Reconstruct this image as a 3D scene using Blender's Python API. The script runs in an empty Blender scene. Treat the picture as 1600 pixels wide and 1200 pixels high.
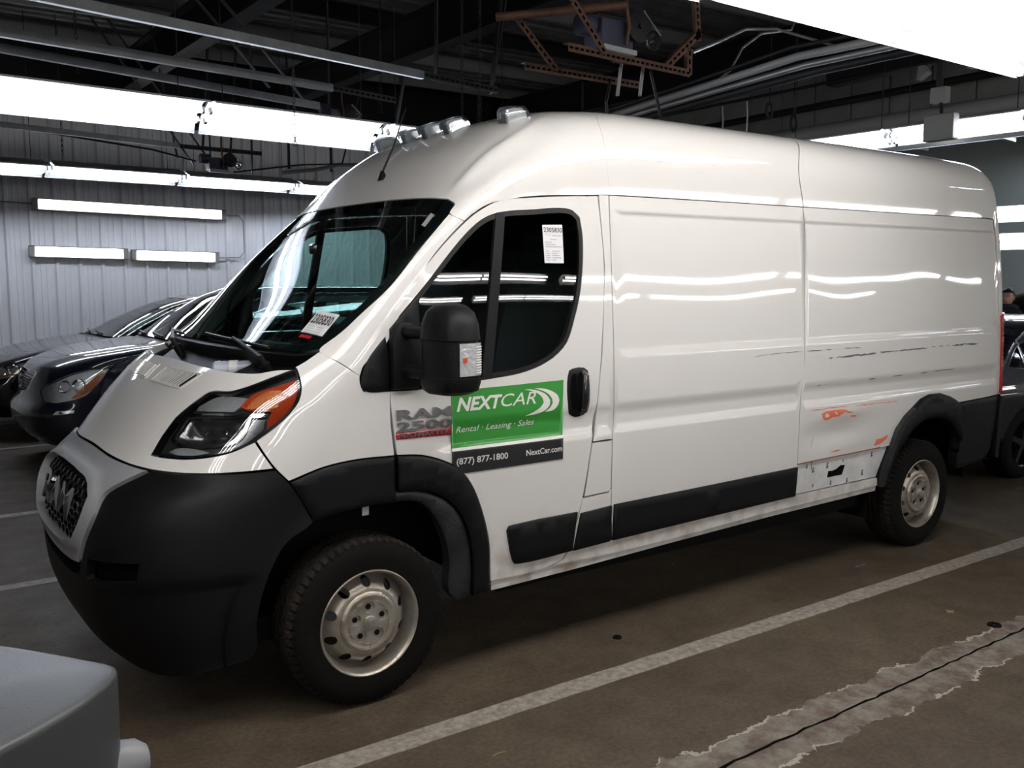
import bpy, bmesh, math, random
from mathutils import Vector, Matrix
from mathutils.bvhtree import BVHTree
from mathutils.geometry import delaunay_2d_cdt
random.seed(7)
PI=math.pi
scene=bpy.context.scene; COL=scene.collection
# ---------------------------------------------------------------- camera, world, exposure
cam_d=bpy.data.cameras.new('camera'); cam=bpy.data.objects.new('camera',cam_d); COL.objects.link(cam)
cam_d.sensor_width=36; cam_d.lens=36*1473.8/1600; cam_d.clip_end=200; cam_d.clip_start=.05
_r=Vector((0.81416887,-0.58062815,0)); _u=Vector((0.06604833,0.09261434,0.99350903)); _f=Vector((0.57685931,0.80888413,-0.11375324))
cam.matrix_world=Matrix(((_r.x,_u.x,-_f.x,-1.7135),(_r.y,_u.y,-_f.y,-4.3872),(_r.z,_u.z,-_f.z,1.7853),(0,0,0,1)))
scene.camera=cam
w=bpy.data.worlds.new('world'); scene.world=w; w.use_nodes=True
w.node_tree.nodes['Background'].inputs[0].default_value=(.55,.6,.7,1); w.node_tree.nodes['Background'].inputs[1].default_value=.02
vs=scene.view_settings; vs.view_transform='Standard'; vs.look='None'; vs.gamma=1; vs.use_curve_mapping=False
vs.exposure=0.27
LAMP=26.0      # emission strength of the fluorescent tubes
scene.cycles.max_bounces=8; scene.cycles.transparent_max_bounces=12; scene.cycles.sample_clamp_indirect=4
scene.cycles.caustics_reflective=False; scene.cycles.caustics_refractive=False
# ---------------------------------------------------------------- materials
MATS={}
def mat(name,col,rough=.5,metal=0,coat=0,spec=.5,noise=None,bump=None,emit=0,ecol=None,ramp=None,alpha=None):
    """noise=(scale,amount[,col2]) mottles the colour, bump=(scale,strength)"""
    m=bpy.data.materials.new(name); m.use_nodes=True; N=m.node_tree.nodes; L=m.node_tree.links; b=N['Principled BSDF']
    b.inputs['Base Color'].default_value=(*col,1); b.inputs['Roughness'].default_value=rough; b.inputs['Metallic'].default_value=metal
    b.inputs['Coat Weight'].default_value=coat; b.inputs['Coat Roughness'].default_value=.03; b.inputs['Specular IOR Level'].default_value=spec
    if emit: b.inputs['Emission Color'].default_value=(*(ecol or col),1); b.inputs['Emission Strength'].default_value=emit
    if noise or bump:
        tc=N.new('ShaderNodeTexCoord')
    if noise:
        n=N.new('ShaderNodeTexNoise'); n.inputs['Scale'].default_value=noise[0]; n.inputs['Detail'].default_value=6; n.inputs['Roughness'].default_value=.65
        L.new(tc.outputs['Object'],n.inputs['Vector'])
        cr=N.new('ShaderNodeValToRGB'); c2=noise[2] if len(noise)>2 else tuple(c*(1-noise[1]) for c in col)
        cr.color_ramp.elements[0].position=.35; cr.color_ramp.elements[1].position=.68
        cr.color_ramp.elements[0].color=(*c2,1); cr.color_ramp.elements[1].color=(*col,1)
        L.new(n.outputs['Fac'],cr.inputs[0]); L.new(cr.outputs[0],b.inputs['Base Color'])
    if bump:
        n2=N.new('ShaderNodeTexNoise'); n2.inputs['Scale'].default_value=bump[0]; n2.inputs['Detail'].default_value=5
        L.new(tc.outputs['Object'],n2.inputs['Vector'])
        bp=N.new('ShaderNodeBump'); bp.inputs['Strength'].default_value=bump[1]; bp.inputs['Distance'].default_value=.01
        L.new(n2.outputs['Fac'],bp.inputs['Height']); L.new(bp.outputs[0],b.inputs['Normal'])
    MATS[name]=m; return m
def glass(name,tint,refl=.9,rough=.0):
    m=bpy.data.materials.new(name); m.use_nodes=True; N=m.node_tree.nodes; L=m.node_tree.links; N.clear()
    o=N.new('ShaderNodeOutputMaterial'); mx=N.new('ShaderNodeMixShader'); t=N.new('ShaderNodeBsdfTransparent'); g=N.new('ShaderNodeBsdfGlossy')
    fr=N.new('ShaderNodeFresnel'); fr.inputs['IOR'].default_value=1.55
    t.inputs[0].default_value=(*tint,1); g.inputs[0].default_value=(refl,refl,refl,1); g.inputs['Roughness'].default_value=rough
    L.new(fr.outputs[0],mx.inputs[0]); L.new(t.outputs[0],mx.inputs[1]); L.new(g.outputs[0],mx.inputs[2]); L.new(mx.outputs[0],o.inputs[0])
    MATS[name]=m; return m
def paint_white():
    m=mat('white_paint',(.595,.583,.570),.40,0,1.0,spec=.12); N=m.node_tree.nodes; L=m.node_tree.links; b=N['Principled BSDF']
    tc=N.new('ShaderNodeTexCoord'); sp=N.new('ShaderNodeSeparateXYZ'); L.new(tc.outputs['Object'],sp.inputs[0])
    mr=N.new('ShaderNodeMapRange'); mr.inputs[1].default_value=.75; mr.inputs[2].default_value=.40; L.new(sp.outputs['Z'],mr.inputs[0])
    n=N.new('ShaderNodeTexNoise'); n.inputs['Scale'].default_value=9; n.inputs['Detail'].default_value=7; L.new(tc.outputs['Object'],n.inputs['Vector'])
    cr=N.new('ShaderNodeMapRange'); cr.inputs[1].default_value=.42; cr.inputs[2].default_value=.75; L.new(n.outputs['Fac'],cr.inputs[0])
    mu=N.new('ShaderNodeMath'); mu.operation='MULTIPLY'; L.new(mr.outputs[0],mu.inputs[0]); L.new(cr.outputs[0],mu.inputs[1])
    mx=N.new('ShaderNodeMix'); mx.data_type='RGBA'; mx.inputs['A'].default_value=(.595,.583,.570,1); mx.inputs['B'].default_value=(.25,.19,.13,1)
    L.new(mu.outputs[0],mx.inputs['Factor']); L.new(mx.outputs['Result'],b.inputs['Base Color'])
    return m
paint_white()
mat('black_plastic',(.0040,.0040,.0046),.48,spec=.17,bump=(220,.10))
mat('worn_black_plastic',(.018,.019,.022),.40,spec=.35,noise=(7,.4,(.006,.006,.007)),bump=(60,.25))
mat('gloss_black',(.008,.008,.01),.2,coat=.6)
mat('silver_grey_plastic',(.22,.225,.24),.42,spec=.4)
mat('rubber',(.004,.0037,.0035),.75,spec=.09,bump=(90,.25))
mat('rubber_tread',(.022,.015,.011),.85,spec=.2,noise=(14,.5,(.006,.0055,.005)))
mat('wheel_silver',(.44,.42,.39),.36,.75,noise=(6,.3,(.28,.24,.19)),bump=(30,.05))
mat('chrome',(.75,.75,.77),.09,1)
mat('badge_chrome',(.62,.62,.66),.2,1)
mat('foggy_lens',(.72,.78,.80),.3,coat=1,noise=(9,.3))
mat('dark_void',(.003,.003,.003),.9,spec=.03)
mat('under_black',(.004,.004,.004),.9,spec=.1)
mat('seal_rubber',(.004,.0038,.0036),.5,spec=.25)
mat('amber_lens',(.55,.13,.01),.15,coat=1,bump=(90,.5))
mat('orange_lens',(.42,.045,.01),.12,coat=1)
mat('red_lens',(.35,.008,.01),.15,coat=1)
mat('lamp_inner',(.16,.16,.17),.22,.8)
mat('lamp_dark',(.05,.05,.055),.3,.5)
mat('clear_lens_chrome',(.62,.64,.66),.22,.55,bump=(60,.25))
mat('magnet_green',(.028,.21,.03),.30,coat=.3)
mat('magnet_black',(.012,.012,.014),.35)
mat('white_print',(.66,.65,.63),.4)
mat('black_print',(.03,.03,.035),.5)
mat('grey_print',(.35,.36,.37),.5)
mat('paper',(.60,.60,.62),.6)
mat('badge_red',(.32,.01,.02),.25,coat=.5)
mat('scratch_dark',(.10,.10,.115),.7)
mat('scratch_orange',(.62,.13,.06),.6)
mat('rust_line',(.20,.07,.04),.8)
mat('bare_panel',(.62,.62,.61),.5,noise=(5,.4,(.42,.42,.43)),bump=(12,.2))
mat('interior_dark',(.02,.021,.022),.8)
mat('seat_fabric',(.035,.036,.038),.9,bump=(150,.3))
glass('windshield_glass',(.55,.78,.73),1.0)
glass('side_glass',(.58,.74,.71),1.0)
glass('clear_glass',(.92,.94,.95),1.0)
mat('car_black',(.004,.004,.006),.3,coat=1,spec=.1)
mat('car_navy',(.006,.007,.013),.3,coat=1,spec=.1)
mat('galv_steel',(.22,.23,.24),.45,.5,noise=(8,.3))
mat('painted_grey_steel',(.16,.17,.17),.5,.3)
mat('dark_steel',(.016,.016,.018),.6,.1,spec=.3)
mat('rust_steel',(.16,.075,.045),.6,.2,noise=(10,.5,(.07,.035,.025)))
mat('reflector_white',(.48,.50,.52),.4)
mat('motor_paint',(.040,.042,.075),.45)
mat('housing_grey',(.25,.24,.22),.5)
mat('tube_light',(1,1,1),.5,emit=LAMP,ecol=(.82,.88,1.0))
mat('tube_light_warm',(1,1,1),.5,emit=LAMP,ecol=(1.0,.965,.92))
mat('pipe_white',(.42,.42,.41),.5)
mat('conduit',(.32,.33,.32),.45,.5)
# ---------------------------------------------------------------- object helpers
def link(o,parent=None):
    COL.objects.link(o)
    if parent is not None: o.parent=parent
    return o
def mk(name,V,F,m,parent=None,smooth=True,normals=None,flat_from=None):
    me=bpy.data.meshes.new(name); me.from_pydata([tuple(v) for v in V],[],[tuple(f) for f in F]); me.update()
    if smooth:
        n=len(me.polygons); fl=[True]*n
        if flat_from is not None:
            for i in range(flat_from,n): fl[i]=False
        me.polygons.foreach_set('use_smooth',fl)
    if normals is not None: me.normals_split_custom_set_from_vertices([tuple(n) for n in normals])
    me.materials.append(MATS[m] if isinstance(m,str) else m)
    return link(bpy.data.objects.new(name,me),parent)
def tag(o,label=None,cat=None,group=None,kind=None):
    if label: o['label']=label
    if cat: o['category']=cat
    if group: o['group']=group
    if kind: o['kind']=kind
    return o
def empty(name,loc=(0,0,0),rz=0,label=None,cat=None,group=None):
    o=bpy.data.objects.new(name,None); link(o); o.location=loc; o.rotation_euler=(0,0,rz); o.empty_display_size=.1
    return tag(o,label,cat,group)
class MB:
    def __init__(s): s.V=[]; s.F=[]
    def add(s,V,F):
        b=len(s.V); s.V+= [Vector(v) for v in V]; s.F+=[tuple(b+i for i in f) for f in F]; return s
    def box(s,c,d,rot=None):
        c=Vector(c); h=[x/2 for x in d]; P=[]
        for x in (-1,1):
            for y in (-1,1):
                for z in (-1,1):
                    v=Vector((x*h[0],y*h[1],z*h[2]))
                    if rot is not None: v=rot@v
                    P.append(v+c)
        return s.add(P,[(0,1,3,2),(4,6,7,5),(0,4,5,1),(2,3,7,6),(0,2,6,4),(1,5,7,3)])
    def bar(s,a,b,w,h=None,up=(0,0,1)):
        a=Vector(a);b=Vector(b);h=h or w; d=(b-a).normalized(); u=Vector(up)
        if abs(d.dot(u))>.98: u=Vector((1,0,0))
        r=d.cross(u).normalized(); u=r.cross(d)
        P=[p+r*(i*w/2)+u*(j*h/2) for p in (a,b) for i,j in ((-1,-1),(1,-1),(1,1),(-1,1))]
        return s.add(P,[(0,3,2,1),(4,5,6,7),(0,1,5,4),(1,2,6,5),(2,3,7,6),(3,0,4,7)])
    def tube(s,pts,r,n=8,cap=True):
        pts=[Vector(p) for p in pts]; rr=r if isinstance(r,(list,tuple)) else [r]*len(pts); P=[];F=[]; pu=None
        for i,p in enumerate(pts):
            d=(pts[min(i+1,len(pts)-1)]-pts[max(i-1,0)]).normalized()
            if pu is None: u=Vector((0,0,1)) if abs(d.z)<.9 else Vector((1,0,0))
            else: u=pu
            a=d.cross(u).normalized(); b=a.cross(d).normalized(); pu=b
            for k in range(n):
                t=2*PI*k/n; P.append(p+(a*math.cos(t)+b*math.sin(t))*rr[i])
        for i in range(len(pts)-1):
            for k in range(n): F.append((i*n+k,i*n+(k+1)%n,(i+1)*n+(k+1)%n,(i+1)*n+k))
        if cap: F.append(tuple(range(n-1,-1,-1))); F.append(tuple((len(pts)-1)*n+k for k in range(n)))
        return s.add(P,F)
    def lathe(s,prof,n=32,axis='y',c=(0,0,0),mod=None):
        """prof: (r, h) pairs revolved about axis; closed ends when r==0"""
        P=[];F=[];c=Vector(c)
        for i,(r,h) in enumerate(prof):
            for k in range(n):
                t=2*PI*k/n; q=r if mod is None else mod(i,k,r)
                a,b=q*math.cos(t),q*math.sin(t)
                P.append(c+(Vector((a,h,b)) if axis=='y' else Vector((a,b,h)) if axis=='z' else Vector((h,a,b))))
        for i in range(len(prof)-1):
            for k in range(n):
                f=(i*n+k,i*n+(k+1)%n,(i+1)*n+(k+1)%n,(i+1)*n+k)
                F.append(f if axis=='z' else f[::-1])
        return s.add(P,F)
    def prism(s,poly,z0,z1,fn=None):
        """poly: 2-D outline; fn maps (a,b,h) to a point"""
        fn=fn or (lambda a,b,h:(a,b,h)); n=len(poly)
        P=[fn(a,b,h) for h in (z0,z1) for a,b in poly]
        F=[tuple(range(n-1,-1,-1)),tuple(range(n,2*n))]+[(i,(i+1)%n,n+(i+1)%n,n+i) for i in range(n)]
        return s.add(P,F)
    def build(s,name,m,parent=None,smooth=False,bevel=0,seg=2,sub=0,angle=None):
        bm=bmesh.new(); vs=[bm.verts.new(v) for v in s.V]
        for f in s.F:
            try: bm.faces.new([vs[i] for i in f])
            except ValueError: pass
        bmesh.ops.remove_doubles(bm,verts=bm.verts,dist=1e-6)
        bmesh.ops.recalc_face_normals(bm,faces=bm.faces)
        if bevel: bmesh.ops.bevel(bm,geom=[e for e in bm.edges if len(e.link_faces)==2 and e.calc_face_angle(0)>.5],offset=bevel,segments=seg,affect='EDGES',profile=.5,clamp_overlap=True)
        if sub:
            bmesh.ops.subdivide_edges(bm,edges=bm.edges,cuts=sub,use_grid_fill=True)
        for f in bm.faces: f.smooth=smooth
        if smooth:
            for e in bm.edges:
                if len(e.link_faces)==2 and e.calc_face_angle(0)>(angle or .7): e.smooth=False
        me=bpy.data.meshes.new(name); bm.to_mesh(me); bm.free(); me.materials.append(MATS[m] if isinstance(m,str) else m)
        return link(bpy.data.objects.new(name,me),parent)
def copy_tree(o,parent=None,**kw):
    c=o.copy(); COL.objects.link(c); c.parent=parent
    for ch in list(o.children): copy_tree(ch,c)
    for k,v in kw.items(): c[k]=v
    return c
# ---------------------------------------------------------------- 2-D polygon helpers
def curve(pts,step=.03,sharp=38,closed=True):
    """resample a polygon: corners stay, soft bends become curves"""
    n=len(pts); P=[Vector(p) for p in pts]; out=[]
    def cr(i):
        if not closed and (i==0 or i==n-1): return True
        a=(P[i]-P[i-1]); b=(P[(i+1)%n]-P[i]); return a.length<1e-9 or b.length<1e-9 or math.degrees(a.angle(b,0))>sharp
    cor=[cr(i) for i in range(n)]
    for i in range(n if closed else n-1):
        p1=P[i];p2=P[(i+1)%n]; L=(p2-p1).length
        p0=P[i-1] if not cor[i] else p1-(p2-p1); p3=P[(i+2)%n] if not cor[(i+1)%n] else p2+(p2-p1)
        l0=(p1-p0).length or 1e-6; l2=(p3-p2).length or 1e-6
        m1=((p2-p1)/L+(p1-p0)/l0)/2*L if not cor[i] else (p2-p1); m2=((p2-p1)/L+(p3-p2)/l2)/2*L if not cor[(i+1)%n] else (p2-p1)
        k=max(1,int(math.ceil(L/step)))
        for j in range(k):
            t=j/k; out.append(p1*(2*t**3-3*t*t+1)+m1*(t**3-2*t*t+t)+p2*(3*t*t-2*t**3)+m2*(t**3-t*t))
    if not closed: out.append(P[-1])
    return [(p.x,p.y) for p in out]
def area(p): return sum(p[i-1][0]*p[i][1]-p[i][0]*p[i-1][1] for i in range(len(p)))/2
def inset(poly,d):
    if abs(d)<1e-9: return list(poly)
    n=len(poly); s=1 if area(poly)>0 else -1; out=[]
    for i in range(n):
        p=Vector(poly[i]); a=(p-Vector(poly[i-1])); b=(Vector(poly[(i+1)%n])-p)
        if a.length<1e-9 or b.length<1e-9: out.append(tuple(p)); continue
        a.normalize(); b.normalize(); na=Vector((-a.y,a.x))*s; nb=Vector((-b.y,b.x))*s; m=na+nb
        if m.length<.3: out.append(tuple(p+na*d)); continue
        m.normalize(); k=d/max(.45,m.dot(na)); out.append(tuple(p+m*k))
    return out
def inside(p,poly):
    x,y=p; c=False; j=len(poly)-1
    for i in range(len(poly)):
        xi,yi=poly[i]; xj,yj=poly[j]
        if (yi>y)!=(yj>y) and x<(xj-xi)*(y-yi)/(yj-yi)+xi: c=not c
        j=i
    return c
def pdist(p,poly):
    best=9e9; px,py=p
    for i in range(len(poly)):
        ax,ay=poly[i-1]; bx,by=poly[i]; dx,dy=bx-ax,by-ay; L=dx*dx+dy*dy or 1e-12
        t=max(0,min(1,((px-ax)*dx+(py-ay)*dy)/L)); q=(px-ax-t*dx)**2+(py-ay-t*dy)**2
        if q<best: best=q
    return math.sqrt(best)
def fill(poly,holes=(),grid=(.04,.04),rings=()):
    """triangulate a polygon with an inner grid: (points, triangles)"""
    pts=[];edges=[]
    for lp in [poly]+list(holes)+list(rings):
        b=len(pts); pts+= [Vector(p) for p in lp]; edges+=[(b+i,b+(i+1)%len(lp)) for i in range(len(lp))]
    nb=len(pts); xs=[p[0] for p in poly]; ys=[p[1] for p in poly]; gx,gy=grid
    i0,i1=int(math.floor(min(xs)/gx)),int(math.ceil(max(xs)/gx)); j0,j1=int(math.floor(min(ys)/gy)),int(math.ceil(max(ys)/gy))
    tol=.35*min(gx,gy); lps=[poly]+list(holes)+list(rings)
    # bin boundary points to reject grid points too close
    for j in range(j0,j1+1):
        for i in range(i0,i1+1):
            p=(i*gx,j*gy)
            if not inside(p,poly) or any(inside(p,h) for h in holes): continue
            if any(abs(q.x-p[0])<tol and abs(q.y-p[1])<tol for q in pts[:nb]): continue
            pts.append(Vector(p))
    r=delaunay_2d_cdt(pts,edges,[],0,1e-7); V=[(v.x,v.y) for v in r[0]]; F=[]; n0=len(V)
    inv={}
    for k,o in enumerate(r[3]):
        for q in o: inv[q]=k
    perm={}; NV_=[]
    for q in range(nb):
        k=inv.get(q,q); NV_.append(V[k]); perm.setdefault(k,q)
    for k in range(n0):
        if k not in perm: perm[k]=len(NV_); NV_.append(V[k])
    tri=[tuple(perm[i] for i in f) for f in r[2]]; V=NV_
    for f in tri:
        cx=sum(V[i][0] for i in f)/3; cy=sum(V[i][1] for i in f)/3
        if inside((cx,cy),poly) and not any(inside((cx,cy),h) for h in holes): F.append(tuple(f))
    return V,F
# ---------------------------------------------------------------- lofted skins (car bodies)
def _lerp(a,b,t): return a+(b-a)*t
def pchip(xs,ys,x):
    n=len(xs)
    if x<=xs[0]: return ys[0]
    if x>=xs[-1]: return ys[-1]
    i=0
    while x>xs[i+1]: i+=1
    def dl(k): return (ys[k+1]-ys[k])/(xs[k+1]-xs[k])
    def m(k):
        if k==0: return dl(0)
        if k==n-1: return dl(n-2)
        a,b=dl(k-1),dl(k)
        return 0.0 if a*b<=0 else 2*a*b/(a+b)
    h=xs[i+1]-xs[i]; t=(x-xs[i])/h
    return (ys[i]*(2*t**3-3*t*t+1)+h*m(i)*(t**3-2*t*t+t)+ys[i+1]*(3*t*t-2*t**3)+h*m(i+1)*(t**3-t*t))
def sstep(a,b,x):
    t=min(1,max(0,(x-a)/(b-a))); return t*t*(3-2*t)
WZ=([.1,.3,.5,.75,1.0,1.3,1.6,1.9,2.16,2.3],[.965,.985,1.0,1.012,1.016,1.008,.99,.964,.935,.915])
def side_w(x,z):
    w=pchip(WZ[0],WZ[1],z)
    if x<.9: w-=.045*((.9-x)/1.3)**2
    if x>4.6: w-=.02*((x-4.6)/.4)**2
    return w
def side_detail(x,z):
    d=0
    e=sstep(1.33,1.35,x)*(1-sstep(4.86,4.90,x))
    # raised upper frame, recessed upper panel, ledge under it
    d-=.010*e*(1-sstep(2.085,2.098,z))*sstep(1.396,1.44,z)
    f=sstep(.2,.5,x)*(1-sstep(4.8,4.9,x))
    d-=.014*f*(1-sstep(1.12,1.185,z))
    d+=.016*f*(1-sstep(1.035,1.075,z))
    # dents of the rear quarter
    def g(cx,cz,rx,rz,a):
        q=((x-cx)/rx)**2+((z-cz)/rz)**2
        return a*(2.718281828**(-q))
    if x>2.7: d+=g(3.03,.86,.28,.07,-.016)+g(3.15,.98,.22,.04,.007)+g(3.35,.72,.3,.05,-.006)+g(4.05,.98,.12,.03,-.01)
    return d
# ribs: (cx,cz, sx,sz, n)
VAN_RIBS=[(-.86,.215,-.40,.21,2.8),(-.945,.32,-.38,.32,3.2),(-.99,.48,-.36,.48,3.5),(-1.0,.66,-.34,.66,3.6),
(-.985,.82,-.30,.84,3.4),(-.94,.94,-.26,.96,3.1),(-.86,1.03,-.20,1.04,2.75),(-.71,1.21,-.12,1.15,2.9),(-.54,1.37,-.04,1.26,3.2),
(-.40,1.465,.02,1.36,3.2),(-.25,1.54,.075,1.48,3.1),(.14,1.87,.335,1.878,3.3),(.47,2.165,.64,2.102,3.5),(.70,2.395,.88,2.142,3.8),
(.97,2.55,1.15,2.158,4.1),(1.27,2.615,1.38,2.17,4.3),(1.7,2.635,1.7,2.172,4.4),(4.5,2.62,4.5,2.178,4.4),(4.76,2.60,4.74,2.180,4.8),
(4.88,2.52,4.86,2.176,5),(4.94,2.25,4.885,2.05,5.5),(4.98,1.9,4.89,1.8,7),(4.99,1.3,4.90,1.3,8),(4.99,.46,4.90,.50,8)]

class Skin:
    """outer surface of a vehicle body. charts: uv (rib, across), side (x,z), rad (angle,z), fc (y,z); all return the near side (y<0)"""
    def __init__(s,ribs,wf,df=None,NU=60,NR=8,long=(),axis=.3,zr=(.1,2.17),ridge=None,xe=None):
        s.ribs=ribs; s.wf=wf; s.df=df or (lambda x,z:0); s.axis=axis; ks=list(range(len(ribs)))
        s.rs=[]
        for i in range(len(ribs)-1):
            k=40 if i in long else NR
            s.rs+=[i+j/k for j in range(k)]
        s.rs.append(len(ribs)-1); s.P=[]; s.NU=NU; M=140
        cols=[[r[q] for r in ribs] for q in range(5)]
        for S in s.rs:
            c=[pchip(ks,cols[q],S) for q in range(5)]; ys=wf(c[2],c[3]); n=c[4]; pts=[]
            for a in range(M+1):
                t=PI/2*a/M; pts.append(Vector((c[0]+(c[2]-c[0])*(1-math.cos(t)**(2/n)), -ys*math.sin(t)**(2/n), c[1]+(c[3]-c[1])*(1-math.cos(t)**(2/n)))))
            L=[0]
            for a in range(M): L.append(L[-1]+(pts[a+1]-pts[a]).length)
            row=[];a=0
            for q in range(NU+1):
                T=L[-1]*q/NU
                while a<M-1 and L[a+1]<T: a+=1
                f=min(1,max(0,(T-L[a])/max(1e-9,L[a+1]-L[a]))); row.append(pts[a].lerp(pts[a+1],f))
            s.P.append(row)
        s.calcN()
        if ridge:
            for i,S in enumerate(s.rs):
                for j in range(NU+1):
                    d=ridge(S,j/NU)
                    if d: s.P[i][j]=s.P[i][j]+s.N[i][j]*d
            s.calcN()
        V=[p for r in s.P for p in r]; nu=NU+1
        F=[(i*nu+j,i*nu+j+1,(i+1)*nu+j+1,(i+1)*nu+j) for i in range(len(s.P)-1) for j in range(NU)]
        s.cap=BVHTree.FromPolygons(V,F); s.nu=nu
        s.sh=[r[-1] for r in s.P]
        # side sheet
        Vs=[];Fs=[];NX=120;NZ=70
        for i in range(NZ+1):
            z=zr[0]+(zr[1]-zr[0])*i/NZ; a,b=s.shx(z)
            for k in range(NX+1):
                x=a+(b-a)*k/NX; Vs.append(Vector((x,-(s.wf(x,z)+s.df(x,z)),z)))
        for i in range(NZ):
            for k in range(NX):
                q=i*(NX+1)+k; Fs.append((q,q+1,q+NX+2,q+NX+1))
        s.sheet=BVHTree.FromPolygons(Vs,Fs)
    def shx(s,z):
        xs=[]
        for a,b in zip(s.sh,s.sh[1:]):
            if (a.z-z)*(b.z-z)<=0 and a.z!=b.z and b.z!=z: xs.append(a.x+(b.x-a.x)*(z-a.z)/(b.z-a.z))
        if len(xs)>=2: return min(xs),max(xs)
        zs=[p.z for p in s.sh]; 
        if z<min(zs)+.3:
            return s.sh[0].x,s.sh[-1].x
        k=max(range(len(zs)),key=lambda i:zs[i]); return s.sh[k].x-.01,s.sh[k].x+.01
    def calcN(s):
        R=len(s.P);U=s.NU; s.N=[]
        for i in range(R):
            row=[]
            for j in range(U+1):
                a=s.P[max(i-1,0)][j]; b=s.P[min(i+1,R-1)][j]
                if j==0: c=s.P[i][1].copy(); c.y=-c.y; d=s.P[i][1]
                else: c=s.P[i][j-1]; d=s.P[i][min(j+1,U)]
                n=(d-c).cross(b-a)
                if n.length<1e-12: n=Vector((0,-1,0))
                row.append(n.normalized())
            s.N.append(row)
        # orientation: outward
        n=s.N[R//2][0]
        if n.z<0:
            for r in s.N:
                for j in range(len(r)): r[j]=-r[j]
    def uv(s,S,u):
        sg=-1 if u<0 else 1; u=min(.9999,abs(u)); S=min(max(S,0),s.rs[-1]-1e-6)
        lo,hi=0,len(s.rs)-1
        while hi-lo>1:
            m=(lo+hi)//2
            if s.rs[m]<=S: lo=m
            else: hi=m
        f=(S-s.rs[lo])/(s.rs[hi]-s.rs[lo]); j=int(u*s.NU); g=u*s.NU-j
        def bl(A): return A[lo][j].lerp(A[lo][j+1],g).lerp(A[hi][j].lerp(A[hi][j+1],g),f)
        p=bl(s.P); n=bl(s.N).normalized()
        if sg<0: p=Vector((p.x,-p.y,p.z)); n=Vector((n.x,-n.y,n.z))
        return p,n
    def capn(s,p,idx):
        i=idx//s.NU; j=idx%s.NU; q=s.P[i][j]; e1=s.P[i][j+1]-q; e2=s.P[i+1][j]-q; r=p-q
        a11=e1.dot(e1);a12=e1.dot(e2);a22=e2.dot(e2); D=a11*a22-a12*a12
        if D<1e-14: return s.N[i][j]
        f=min(1,max(0,(r.dot(e1)*a22-r.dot(e2)*a12)/D)); t=min(1,max(0,(r.dot(e2)*a11-r.dot(e1)*a12)/D))
        return (s.N[i][j].lerp(s.N[i][j+1],f).lerp(s.N[i+1][j].lerp(s.N[i+1][j+1],f),t)).normalized()
    def sideP(s,x,z):
        f=lambda x,z:-(s.wf(x,z)+s.df(x,z)); h=.004
        y=f(x,z); return Vector((x,y,z)),Vector((-(f(x+h,z)-f(x-h,z))/(2*h)*-1,-1,(f(x,z+h)-f(x,z-h))/(2*h))).normalized()
    def side(s,x,z):
        a,b=s.shx(z)
        if a-.002<=x<=b+.002: return s.sideP(x,z)
        h=s.cap.ray_cast(Vector((x,-3,z)),Vector((0,1,0)))
        if h[0] is None:
            h=s.cap.find_nearest(Vector((x,-.8,z)))
        return h[0],s.capn(h[0],h[2])
    def rad(s,a,z):
        o=Vector((s.axis,0,z)); d=Vector((-math.cos(a),-math.sin(a),0))
        o=o-d*0
        h=s.cap.ray_cast(o,d); g=s.sheet.ray_cast(o,d)
        if g[0] is not None and (h[0] is None or g[3]>h[3]):
            return s.sideP(g[0].x,g[0].z)
        if h[0] is None:
            h=s.cap.find_nearest(o+d*1.2)
        return h[0],s.capn(h[0],h[2])
    def fc(s,y,z):
        sg=1 if y>0 else -1; h=s.cap.ray_cast(Vector((-4,-max(abs(y),1e-4),z)),Vector((1,0,0)))
        if h[0] is None: h=s.cap.find_nearest(Vector((-1,-abs(y),z)))
        p=h[0].copy(); n=s.capn(p,h[2]).copy()
        if sg>0: p.y=-p.y; n.y=-n.y
        return p,n
    def ev(s,ch,a,b):
        if ch=='rad' and a<0:
            p,n=s.rad(-a,b); return Vector((p.x,-p.y,p.z)),Vector((n.x,-n.y,n.z))
        return getattr(s,ch)(a,b)
    def torad(s,y,z):
        p,_=s.fc(y,z); return (math.atan2(-p.y,-(p.x-s.axis)),p.z)
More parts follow.
